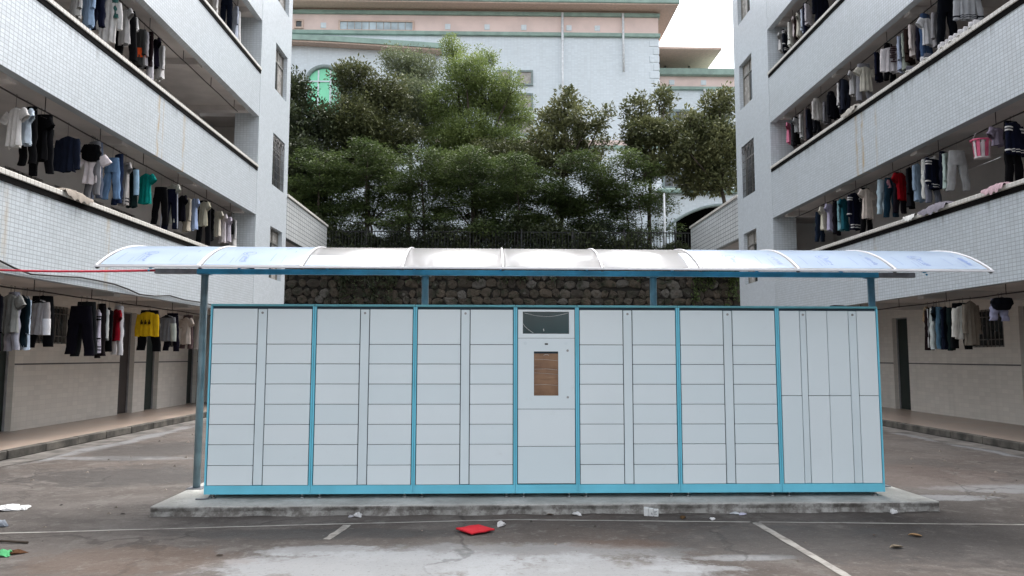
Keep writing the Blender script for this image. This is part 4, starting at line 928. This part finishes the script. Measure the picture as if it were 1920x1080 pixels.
# second floor
for a in ((1536,15,398,455,'dark denim',(36,46,62),'jeans'), (1545,15,386,432,'cream',(210,206,190),'T-shirt'), (1557,16,379,433,'pale lilac',LV,'T-shirt'), (1568,9,376,443,'black',(28,24,30),'trousers'), (1576,12,374,432,'pale teal',(140,176,182),'shirt'), (1584,18,372,432,'blue teal',(36,92,104),'T-shirt'), (1604,26,361,432,'navy striped',NV,'jacket',{'stripe':WH}), (1627,26,353,410,'beige',(206,194,184),'T-shirt'), (1628,20,None,446,'black',BK,'trousers'), (1656,18,337,406,'pale blue',(180,198,206),'trousers'), (1672,27,333,408,'dark teal',(28,52,66),'jeans'), (1672,8,336,350,'pink',(190,140,150),'vest'),
          (1692,26,323,375,'red',(140,16,30),'T-shirt'), (1690,20,None,402,'black',(26,20,28),'trousers'), (1709,13,312,389,'black',(28,28,32),'jacket'), (1725,22,303,377,'pale denim',(142,160,178),'shirt'), (1740,13,298,377,'white',(214,214,208),'trousers'), (1756,30,290,355,'navy striped',(22,26,44),'jacket',{'stripe':WH,'collar':WH}), (1762,30,None,380,'grey',(120,122,132),'shorts'), (1780,14,284,354,'pale sage',(178,192,186),'shirt'), (1783,16,None,352,'dark navy',(22,24,40),'trousers'), (1800,40,280,360,'light grey',(158,158,158),'trousers'), (1881,30,236,270,'lilac grey',(150,140,156),'T-shirt'), (1912,36,224,288,'navy striped',(24,28,48),'jacket',{'stripe':WH}), (1918,30,None,352,'black',BK,'trousers')): P_('R', 1, *a)
# ground floor
for a in ((1728,8,576,604,'tan',(150,130,106),'vest'), (1731,12,578,656,'dark brown',(36,24,26),'jacket',{'side':(200,196,196)}), (1742,15,579,656,'white',(196,200,196),'trousers'), (1747,16,576,602,'dark slate',(30,40,48),'T-shirt'), (1752,12,577,657,'denim',(88,116,134),'jeans'), (1763,14,576,655,'navy',(22,28,44),'jacket'), (1772,9,578,659,'dark green',(30,42,42),'trousers'), (1796,42,574,636,'white',(206,202,194),'sweater',{'print':(84,80,76),'pzc':.5}), (1797,38,None,657,'black',BK,'shorts'), (1810,28,565,647,'taupe',(122,114,104),'jacket'), (1869,40,556,584,'black',(20,22,28),'bundle'), (1867,34,None,603,'lavender check',(150,150,172),'shorts')): P_('R', 0, *a)
make_garments()

# pink basket on the rail
XR = RXF+.35; pb = onX(1840, 262, XR); zr = 2.90 + 3.12 - .155
t = thing('laundry_basket', 'pink and white plastic basket hung on the second-floor rail', 'basket', (XR, pb.y, pb.z))
pk = mat_plain('pink_plastic', S(222,96,132), .4); wp = mat_plain('white_plastic', S(206,196,198), .4)
mb = MB(); n = 24; lat = []
H_ = .36
mb.grid([ring(0, 0, -H_*f, .17-.03*f, .13-.03*f, n) for f in np.linspace(.93, 1, 3)], True, True); mb.add(ring(0, 0, -H_, .14, .10, n), [tuple(range(n))]); mb.build('base', wp, t, True)
mb = MB(); mb.grid([ring(0, 0, z, w, w*.76, n) for z, w in ((0,.175), (.0,.195), (-.03,.195), (-.03,.175))], True, True); mb.build('rim', pk, t, True)
for k in range(12):
    a0 = 2*math.pi*k/12; mb = MB(); P = []
    for f in np.linspace(.03, .95, 4): P.append([((.17-.03*f)*math.cos(a0+da), (.13-.03*f)*math.sin(a0+da), -H_*f) for da in (0, .13, .27, .4)])
    mb.grid(P, False, True); mb.build('slat', pk if k % 2 else wp, t, True)
mb = MB(); mb.tube([(-.17, 0, 0), (-.1, 0, (zr-pb.z)*.8), (0, 0, zr-pb.z+.02), (.1, 0, (zr-pb.z)*.8), (.17, 0, 0)], .006, 6); mb.build('handle', wp, t, True)

# bedding and shoes on the copings
def heap(name, side, fl, x0, x1, hgt, col, label, cat):
    sg, XF, pt, pitch = (-1, LXF, 4.26, 3.1) if side == 'L' else (1, RXF, 4.43, 3.12)
    z = pt + fl*pitch + .15; yc = sorted((onX(x0, 400, XF).y, onX(x1, 400, XF).y)); rows = []; r_ = random.Random(int(x0))
    for i in range(25):
        y = yc[0] + (yc[1]-yc[0])*i/24; e = math.sin(math.pi*i/24)**.4
        prof = [(-.09, -.10*e), (-.075, .02), (-.02, hgt*e*.8), (.06, hgt*e), (.15, hgt*e*.9), (.24, hgt*e*.4), (.29, -.2*e)]
        rows.append([(XF + sg*(dx + r_.uniform(-.01, .01)), y, z + dz*(1 + .25*math.sin(i*1.1+j)) + .004) for j, (dx, dz) in enumerate(prof)])
    mb = MB(); mb.grid(rows, False, True); return tag(mb.build(name, cloth(col)), label, cat)
heap('quilt', 'L', 0, 112, 165, .09, (150,142,134), 'grey brown cloth draped over the second-floor coping of the red-rope block', 'cloth')
heap('quilt', 'R', 0, 1728, 1782, .10, (142,138,146), 'grey ruffled cloth draped on the second-floor coping of the pink-basket block', 'cloth')
heap('quilt', 'R', 0, 1850, 1893, .07, (196,170,176), 'pale pink cloth draped on the second-floor coping of the pink-basket block', 'cloth')
heap('quilt', 'R', 1, 1590, 1618, .12, (176,172,164), 'beige cloth bundle folded over the third-floor coping of the pink-basket block', 'cloth')
heap('towel', 'R', 0, 1700, 1722, .03, (220,220,216), 'small white cloth lying on the second-floor coping of the pink-basket block', 'cloth')
def shoe_mb():
    mb = MB(); rows = []
    for i, (y, w, h) in enumerate(((-.14,.02,.03), (-.13,.038,.045), (-.08,.046,.06), (0,.042,.085), (.06,.038,.11), (.12,.036,.115), (.14,.02,.1))):
        rows.append([(w*math.cos(a), y, max(.0, h*.5 + h*.5*math.sin(a))) for a in np.linspace(0, 2*math.pi, 12, endpoint=False)])
    mb.grid(rows, True, True); o = 0; mb.add(rows[0], [tuple(range(12))[::-1]]); mb.add(rows[-1], [tuple(range(12))]); return mb
SHM = shoe_mb().mesh('upper', cloth((212,210,212))); SHD = shoe_mb().mesh('upper', cloth((96,96,104)))
SOL = MB().cbox(-.05, .05, -.15, .15, -.001, .022, .012).mesh('sole', mat_plain('rubber_white', S(220,220,216), .6))
for i, x in enumerate((1703, 1728, 1738, 1762, 1770, 1776, 1787, 1792, 1805, 1811, 1826, 1830)):
    p = onX(x, 100, RXF); pale = i not in (0, 2)
    t = thing('shoe', ('pale sneaker' if pale else 'grey sneaker') + ' drying on the third-floor coping of the pink-basket block', 'shoe', (RXF+.09 + .03*(i % 2), p.y, 4.43+3.12+.151), R(80 + 9*math.sin(i*3)), 'shoes drying on the coping')
    link('upper', SHM if pale else SHD, t, (0,0,.015)); link('sole', SOL, t, (0,0,0))

# ================================================================== TREES
M['lf_mag'] = leafmat('leaf_magnolia', S(64,72,46), S(124,126,86), .25)
M['lf_dark'] = leafmat('leaf_dark', S(40,50,34), S(84,92,62), .2)
M['lf_brown'] = leafmat('leaf_brownish', S(52,60,38), S(106,110,72), .25)
M['lf_olive'] = leafmat('leaf_olive', S(80,98,50), S(140,154,92), .4)
M['lf_grey'] = leafmat('leaf_grey_green', S(84,96,70), S(132,140,108), .3)
M['lf_fine'] = leafmat('leaf_fine', S(40,56,30), S(100,116,66), .35)
M['lf_hedge'] = leafmat('leaf_hedge', S(24,34,22), S(50,62,36), .15)
def leaves(name, pts, dirs, L, W_, mat, parent, seed, droop=.3, flat=False):
    rs = np.random.RandomState(seed); n = len(pts)
    d = dirs + rs.normal(0, .55, (n, 3)); 
    if flat: d[:, 2] *= .5
    d[:, 2] -= droop*rs.rand(n); d /= np.linalg.norm(d, axis=1)[:, None] + 1e-9
    up = rs.normal(0, .5, (n, 3)); up[:, 2] += 1.0; s_ = np.cross(d, up); s_ /= np.linalg.norm(s_, axis=1)[:, None] + 1e-9
    nn = np.cross(s_, d); l = (L*(.6 + .8*rs.rand(n)))[:, None]; w = (W_*(.6 + .8*rs.rand(n)))[:, None]
    V = np.empty((n, 4, 3)); V[:, 0] = pts; V[:, 1] = pts + d*l*.5 + s_*w*.5 + nn*l*.06; V[:, 2] = pts + d*l - nn*l*.08; V[:, 3] = pts + d*l*.5 - s_*w*.5 + nn*l*.06
    off = np.array(WLOC[parent.name]); V = (V - off).reshape(-1, 3)
    me = bpy.data.meshes.new(name); me.vertices.add(4*n); me.vertices.foreach_set('co', V.ravel())
    me.loops.add(4*n); me.loops.foreach_set('vertex_index', np.arange(4*n)); me.polygons.add(n)
    me.polygons.foreach_set('loop_start', np.arange(0, 4*n, 4)); me.polygons.foreach_set('loop_total', np.full(n, 4)); me.materials.append(mat); me.update(calc_edges=True)
    return link(name, me, parent)
def tree(name, label, base, lobes, nleaf0, L, W_, mat, seed, trunk_r=.14, clump=.45, droop=.3, flat=False, group=None, cl_per=26, fill=.35, fork=.45, mult=2.4):
    """lobes: (x,y,z,rx,rz). Branches run from the trunk to twig tips spread through each lobe; leaves cluster on the tips."""
    r_ = random.Random(seed); rs = np.random.RandomState(seed); base = Vector(base); nleaf = int(nleaf0*(mult if not flat else 2.4))
    t = thing(name, label, 'tree', base, 0, group); zmin = min(l[2]-l[4] for l in lobes); cxx = sum(l[0] for l in lobes)/len(lobes); cyy = sum(l[1] for l in lobes)/len(lobes)
    fk = Vector((base.x*(1-fork) + cxx*fork, base.y*(1-fork)+cyy*fork, max(base.z+.6, zmin + .25)))
    tb = MB(); pts = [base + (fk-base)*(i/8) + Vector((.06*math.sin(i*1.3+seed), .06*math.cos(i*1.7), 0))*(i/8) for i in range(9)]
    tb.tube([base - Vector((0,0,.2))] + pts, [trunk_r*1.25] + [trunk_r*(1 - .4*i/8) for i in range(9)], 9); tb.build('trunk', M['bark'], t)
    lb = MB(); tips = []; wts = np.array([l[3]*l[3]*l[4] for l in lobes]); wts /= wts.sum(); ntip = max(len(lobes)*4, nleaf//cl_per)
    for (x, y, z, rx, rz), wt in zip(lobes, wts):
        c = Vector((x, y, z)); st = fk; mid = st + (c-st)*.5 + Vector((r_.uniform(-.2, .2), r_.uniform(-.2, .2), -.12*(c-st).length)); cc = c - Vector((0,0,rz*.35))
        lb.tube([st, st+(mid-st)*.6, mid, mid+(cc-mid)*.6, cc], [trunk_r*.55, trunk_r*.45, trunk_r*.36, trunk_r*.26, trunk_r*.16], 6)
        for k in range(max(4, int(ntip*wt))):
            v = rs.normal(0, 1, 3); v /= np.linalg.norm(v); rad = (fill + (1-fill)*rs.rand())**.6 * rs.uniform(.72, 1.12)
            tp = c + Vector((v[0]*rx*rad, v[1]*rx*rad, v[2]*rz*rad)); tips.append(tp)
            if k % (2 if flat else 4) == 0: lb.tube([cc + (tp-cc)*.1, cc+(tp-cc)*.55 + Vector((0,0,.06)), tp], [trunk_r*.12, trunk_r*.08, .008], 4, False)
    lb.build('limbs', M['bark'], t)
    T = np.array([tuple(p) for p in tips]); idx = rs.randint(0, len(T), nleaf); vv = rs.normal(0, 1, (nleaf, 3)); vv /= np.linalg.norm(vv, axis=1)[:, None]
    rr = clump*rs.rand(nleaf)**.5; vv[:, 2] *= .28 if flat else .75
    P = T[idx] + vv*rr[:, None]
    cen = np.array([cxx, cyy, zmin]); dd = vv + .4*(P-cen)/(np.linalg.norm(P-cen, axis=1)[:, None]+1e-6)
    leaves('crown', P, dd, L, W_, mat, t, seed, droop, flat); return t
def lob(Y, *ls):
    out = []
    for i, (x, y, rx, rz) in enumerate(ls):
        yy = Y + (.9*math.sin(i*2.3)); p = onY(x, y, yy); out.append((p.x, p.y, p.z, rx*yy/F, rz*yy/F))
    return out
def tb_(x, Y): p = onY(x, 450, Y); return (p.x, Y, TZ)
GT = 'trees on the terrace'
tree('tree', 'very dark leafy tree beside the footbridge of the red-rope block', tb_(560,36.5), lob(36.5, (545,170,40,38), (580,235,52,50), (545,300,60,60), (600,330,50,50), (560,390,60,50), (520,230,50,60)), 9000, .20, .09, M['lf_dark'], 11, mult=3.6, trunk_r=.16, clump=.5, group=GT)
tree('tree', 'broad brownish green tree in front of the arched green window', tb_(690,39), lob(39, (665,150,45,36), (720,185,50,46), (665,225,56,50), (735,265,56,46), (690,300,60,40), (640,280,40,40)), 10000, .19, .08, M['lf_brown'], 12, mult=3.6, trunk_r=.17, clump=.5, group=GT)
tree('tree', 'greyish green airy tree rising behind the brownish tree', tb_(765,43.5), lob(43.5, (745,118,38,26), (785,130,44,34), (770,185,54,46), (800,230,45,40)), 6500, .15, .07, M['lf_grey'], 13, mult=3.4, trunk_r=.15, clump=.5, group=GT)
tree('tree', 'tallest tree with bright olive green crown', tb_(890,41), lob(41, (850,92,30,25), (905,112,28,24), (875,140,48,40), (840,195,50,40), (915,180,50,50), (955,165,28,36), (965,215,38,44), (880,250,60,44), (940,275,50,40), (830,270,44,40)), 17000, .13, .06, M['lf_olive'], 14, mult=3.6, trunk_r=.2, clump=.42, group=GT, cl_per=34)
tree('tree', 'brown green tree below the tallest olive crown', tb_(925,38.5), lob(38.5, (920,300,56,34), (980,300,40,40), (860,320,50,36), (960,345,40,40)), 5000, .16, .075, M['lf_brown'], 15, mult=4, trunk_r=.15, clump=.45, group=GT)
tree('tree', 'broad-leaved tree with bare forked trunk before the upper downpipe', tb_(1050,37), lob(37, (1065,190,34,28), (1035,225,42,30), (1100,225,40,34), (1060,260,56,32), (1130,262,22,20), (1010,270,30,34), (1100,290,40,24), (1138,205,8,7), (1050,310,44,26), (1005,310,34,30)), 7200, .22, .10, M['lf_mag'], 16, mult=1.35, trunk_r=.13, clump=.34, group=GT, fork=.25)
tree('tree', 'slim broad-leaved tree standing before the building corner', tb_(1217,37), lob(37, (1195,205,28,30), (1245,190,24,26), (1215,250,46,34), (1262,255,32,40), (1200,290,30,30), (1245,310,42,26), (1240,168,10,9), (1180,255,24,24), (1275,300,30,34)), 7400, .22, .10, M['lf_mag'], 17, mult=1.35, trunk_r=.12, clump=.34, group=GT, fork=.2)
tree('tree', 'dense dark broad-leaved tree beside the footbridge of the pink-basket block', tb_(1372,36), lob(36, (1350,195,32,34), (1320,240,40,38), (1360,270,46,50), (1310,300,40,34), (1345,335,48,30), (1290,275,22,26), (1300,345,34,22), (1295,230,24,26)), 8800, .21, .10, M['lf_mag'], 18, mult=1.8, trunk_r=.14, clump=.38, group=GT, fork=.35)
fine = [(600,350,'spreading fine-leaved tree below the very dark tree'), (690,335,'spreading fine-leaved tree below the brownish tree'), (790,345,'spreading fine-leaved tree below the greyish airy tree'), (880,345,'spreading fine-leaved tree below the tallest olive tree'), (965,360,'spreading fine-leaved tree beside the bare forked trunk')]
for i, (x, y, lab) in enumerate(fine):
    Yf = 34.6 + .5*(i % 2)
    tree('small_tree', lab, tb_(x+8, Yf), lob(Yf, (x-40,y+10,46,26), (x+35,y-20,50,28), (x,y-48,44,24), (x-10,y+50,56,22), (x+45,y+35,46,24), (x-50,y+70,40,18), (x+30,y+82,44,16), (x,y-5,50,24)), 9500, .13, .05, M['lf_fine'], 30+i, .09, .55, .2, True, group='fine-leaved small trees behind the railing', cl_per=80, fill=.5)
for i, (x, y, nl, lab) in enumerate(((1120,370,4200,'thin sparse fine-leaved tree between the two bare-trunked trees'), (1175,340,4400,'fine-leaved sapling with sparse light green sprays by the slim tree'), (1040,400,6500,'low sparse fine-leaved tree around the bare forked trunk'), (1085,345,4800,'fine-leaved sapling spreading just below the forked-trunk crown'), (1195,400,3000,'low thin fine-leaved sapling at the foot of the slim tree'))):
    tree('small_tree', lab, tb_(x, 35), lob(35, (x-40,y+20,40,24), (x+30,y-15,42,24), (x,y-40,36,22), (x+45,y+30,36,18), (x-10,y+45,46,18)), nl, .13, .05, M['lf_fine'], 50+i, .06, .5, .2, True, group='fine-leaved small trees behind the railing', cl_per=30, fill=.4)
p = onY(1247, 470, 34.0); q = MB(); q.tube([(p.x, p.y, TZ-.1), (p.x, p.y, onY(1247, 364, 34.0).z)], [.05, .045], 10); t = thing('pole', 'slim white pole standing behind the railing before the dark archway', 'pole', (p.x, p.y, TZ)); q.build('shaft', pipe, t); q = MB(); q.tube([(p.x, p.y, onY(1247, 364, 34.0).z), (p.x, p.y, onY(1247, 362, 34.0).z)], [.055, .03], 10); q.build('cap', pipe, t)
# clipped round shrubs and low growth behind the railing
for i, (x, y, r0, lab) in enumerate(((1122,432,34,'dark clipped round shrub behind the railing near the bare trunks'), (778,425,38,'dark clipped round shrub behind the railing under the fine-leaved trees'))):
    Yb = 34.1; c = onY(x, y, Yb); rr = r0*Yb/F; t = thing('shrub', lab, 'shrub', (c.x, c.y, TZ), 0, 'clipped shrubs'); rs = np.random.RandomState(90+i)
    v = rs.normal(0, 1, (5200, 3)); v /= np.linalg.norm(v, axis=1)[:, None]; zc = TZ + rr*1.1; P = np.array([c.x, c.y, zc]) + v*np.array([rr, rr, rr*1.1])*(rs.uniform(.86, 1.02, (5200, 1)))
    leaves('foliage', P, v, .07, .045, M['lf_hedge'], t, 91+i); tr = MB(); tr.tube([(c.x, c.y, TZ-.1), (c.x, c.y, zc)], [.08, .05], 7); tr.build('stem', M['bark'], t)
und = thing('undergrowth', None, None, (1, 34.4, TZ)); 
rs = np.random.RandomState(5); n = 60000; X = rs.uniform(-8.4, 10.6, n); Yv = rs.uniform(33.3, 37.5, n); hz = np.where(X < 6.8, 1.3 + .5*np.sin(X*1.7)**2 + .35*np.sin(X*.6+1), .55 + .3*np.sin(X*2.1)**2)
P = np.stack([X, Yv, TZ + np.clip(rs.rand(n)**.8*hz, .02, 2.2)], 1); dd = np.stack([rs.normal(0, .6, n), rs.normal(-.3, .6, n), rs.uniform(.2, 1, n)], 1)
o_ = leaves('undergrowth_leaves', P, dd, .16, .07, M['lf_dark'], und, 6)
bpy.data.objects.remove(und); o_.parent = None; o_.name = 'undergrowth'; o_.location = (1, 34.4, TZ); tag(o_, 'low dark undergrowth behind the railing', 'undergrowth', kind='stuff')
# plants trailing down the retaining wall
for i, (xa, xb, lab, nn) in enumerate(((600,745,'trailing green plants on the stone wall beside the red-rope block end',2600), (1290,1385,'trailing green plants on the stone wall beside the pink-basket block end',2000), (745,1290,'thin trailing plants along the upper middle of the stone wall',2200))):
    A, B = onY(xa, 500, TY).x, onY(xb, 500, TY).x; rs = np.random.RandomState(70+i); t = thing('trailing_plant', lab, 'plant', ((A+B)/2, TY-.1, 3.2), 0, 'plants trailing on the retaining wall')
    ns = int((B-A)*(9 if i < 2 else 4)); stx = rs.uniform(A, B, ns); ln = rs.uniform(.5, 2.3 if i < 2 else 1.3, ns); k = rs.randint(0, ns, nn); f = rs.rand(nn)
    P = np.stack([stx[k] + rs.normal(0, .1, nn), TY - .16 - .16*rs.rand(nn), TZ + .1 - f*ln[k]], 1); dd = np.stack([rs.normal(0, .5, nn), rs.uniform(-.9, -.1, nn), rs.uniform(-1, .2, nn)], 1)
    leaves('foliage', P, dd, .15, .07, M['lf_dark'] if i != 1 else M['lf_fine'], t, 80+i)
    sb = MB()
    for j in range(0, ns, 2): sb.tube([(stx[j], TY-.17, TZ+.15), (stx[j]+.06, TY-.2, TZ-ln[j]*.5), (stx[j], TY-.19, TZ-ln[j])], .012, 4, False)
    tag(sb.build('stems', M['bark'], t), kind='stuff')

# ================================================================== LITTER
def ground_pt(x, y):
    p = onZ(x, y, 0); lim = LO.y - .42 + (p.x-LO.x)*math.tan(R(1.25))
    if -3.5 < p.x < 4.7 and lim < p.y < lim + 1.5: p.y = lim
    return p
p = ground_pt(891, 997)
mb = MB(); rows = []
for i in range(13):
    u = -.13 + .26*i/12; rows.append([(u, v, .016 + .002*math.sin(i*.9+v*9)) for v in np.linspace(-.125, .125, 11)])
mb.grid(rows, False, True); o = mb.build('mat', cloth((206,60,70))); o.location = (p.x, p.y, 0); o.rotation_euler = (0, 0, R(38)); mo = o.modifiers.new('thick', 'SOLIDIFY'); mo.thickness = .014; mo.offset = -1
o.location.z = .0
tag(o, 'square red foam mat lying on the yard', 'mat')
p = ground_pt(1221, 967); t = thing('carton', 'small white printed carton lying before the concrete pad', 'carton', (p.x, p.y, 0), R(-14)); wp_ = mat_plain('white_card', S(214,216,216), .6, var=.06)
for k in range(3): mb = MB(); mb.cbox(-.072+.049*k, -.025+.049*k, -.03, .03, .0, .08-.006*k, .003); mb.build('pack', wp_, t, True)
mb = MB()
for k, (a0, a1, z0) in enumerate(((.0,.018,.02), (.0,.012,.03), (.03,.06,.02), (.03,.05,.034), (.032,.062,.046))): mb.box(a0, a1, -.0312, -.0302, z0, z0+.006)
mb.build('print', mat_plain('grey_print', S(120,124,128), .6), t, True)
def crumple(x, y, s, col, label, cat='litter', name='paper_scrap', flat=.6, seed=0, asp=1.5):
    p = ground_pt(x, y); r_ = random.Random(seed or int(x)); n = 10; rows = []
    for i in range(7):
        f = math.sin(math.pi*(i+.35)/6.7); rows.append([(s*asp*(i-3)/6 + r_.uniform(-.1, .1)*s, s*.5*f*math.cos(a)*r_.uniform(.75, 1.2), max(.002, s*flat*.5*f*(1+math.sin(a))*r_.uniform(.7, 1.2))) for a in np.linspace(0, 6.283, n, endpoint=False)])
    mb = MB(); mb.grid(rows, True, False); mb.add(rows[0], [tuple(range(n))[::-1]]); mb.add(rows[-1], [tuple(range(n))])
    o = mb.build(name, col if not isinstance(col, tuple) else cloth(col)); o.location = (p.x, p.y, 0.001); o.rotation_euler = (0, 0, r_.uniform(0, 3)); return tag(o, label, cat)
WP = (214,214,214)
crumple(940,987,.075,WP,'crumpled white tissue beside the red mat')
crumple(1078,960,.07,WP,'white paper wad by the pad between red mat and carton')
crumple(676,963,.08,WP,'pale plastic scrap by the pad near the short court line')
crumple(660,968,.06,(176,176,180),'greyish flattened scrap next to the pale plastic scrap', flat=.3)
crumple(1372,959,.08,(200,204,208),'flat pale wrapper at the pad foot above the diagonal line', flat=.25)
crumple(1393,965,.07,(196,196,214),'lilac white wrapper just in front of the flat pale wrapper', flat=.25)
crumple(1676,963,.075,WP,'white scrap at the pad corner beyond the tall-door cabinet')
crumple(1336,975,.05,WP,'small white butt on the long court line', flat=.5)
crumple(14,956,.20,WP,'large white crumpled bag on the yard near the kerb', name='plastic_bag', flat=.28)
crumple(43,954,.13,WP,'smaller white crumpled bag next to the large white bag', name='plastic_bag', flat=.3)
crumple(2,988,.08,(150,156,164),'crushed clear plastic cup on the yard', name='plastic_cup', flat=.8)
crumple(8,1042,.10,(96,170,120),'green and white snack wrapper on the yard', name='snack_wrapper', flat=.5)
crumple(28,1038,.12,(96,70,52),'brown cardboard scrap beside the green snack wrapper', name='cardboard_scrap', flat=.25)
crumple(1280,972,.06,(92,74,54),'brown leaf clump by the long court line near the carton', name='dead_leaf', flat=.5)
for x, y, lab in ((500,923,'tiny bit of white paper on the pad'),):
    pass
def dead_leaf(x, y, s, col, label, rz):
    p = ground_pt(x, y); rows = []
    for i in range(9):
        f = math.sin(math.pi*i/8)**.8; u = s*(i/8-.5); rows.append([(u, v*s*.22*f, .006 + abs(v)*s*.16*f + .02*s*math.sin(i)) for v in (-1, -.5, 0, .5, 1)])
    mb = MB(); mb.grid(rows, False, True); o = mb.build('dead_leaf', mat_plain('dead_leaf', S(*col), .8, var=.3, scale=30)); o.location = (p.x, p.y, 0); o.rotation_euler = (0, 0, rz); return tag(o, label, 'leaf')
dead_leaf(1716, 1006, .12, (150,120,84), 'tan dead leaf on the yard past the diagonal line', -.5)
dead_leaf(1681, 1028, .13, (120,108,90), 'grey brown dead leaf on the yard, lower than the tan one', .1)
dead_leaf(1640, 1005, .06, (84,70,60), 'small dark curled leaf between the diagonal line and the tan leaf', .9)
dead_leaf(412, 1043, .06, (60,50,42), 'little dark leaf on the pale dusty patch', .4)
dead_leaf(1030, 962, .08, (80,66,54), 'dark dead leaf at the pad foot below the screen cabinet', .2)
dead_leaf(996, 979, .05, (60,54,48), 'tiny curled leaf on the long court line by the white wad', 1.0)
dead_leaf(230, 965, .05, (44,40,38), 'dark dead leaf between the white bags and the pad corner', .3)
dead_leaf(115, 948, .05, (44,40,38), 'dark dead leaf beside the smaller white bag', 1.3)
q = MB(); a = ground_pt(-30,1016); b = ground_pt(52,1020); q.tube([(a.x,a.y,.012), ((a.x+b.x)/2,(a.y+b.y)/2,.016), (b.x,b.y,.012)], .01, 6); tag(q.build('stick', M['bark']), 'thin dark stick lying between the plastic cup and the snack wrapper', 'stick')
rs = random.Random(4); pm = MB()
for k in range(220):
    x, y = rs.uniform(-6.5, 8.3), rs.uniform(5.6, 16); s = rs.uniform(.004, .014)*(1 + (y-5)/8)
    if abs(x-.5) < 4.3 and y > 7.6: continue
    pm.add([(x-s,y-s,.001),(x+s,y-s*.6,.001),(x+s*.8,y+s,.001),(x-s*.7,y+s,.001),(x,y,s*1.1)], [(0,1,4),(1,2,4),(2,3,4),(3,0,4)])
tag(pm.build('grit', mat_plain('grit', S(120,112,104), .9, var=.5, scale=3)), 'scattered grit and pebbles on the yard', 'grit', kind='stuff')
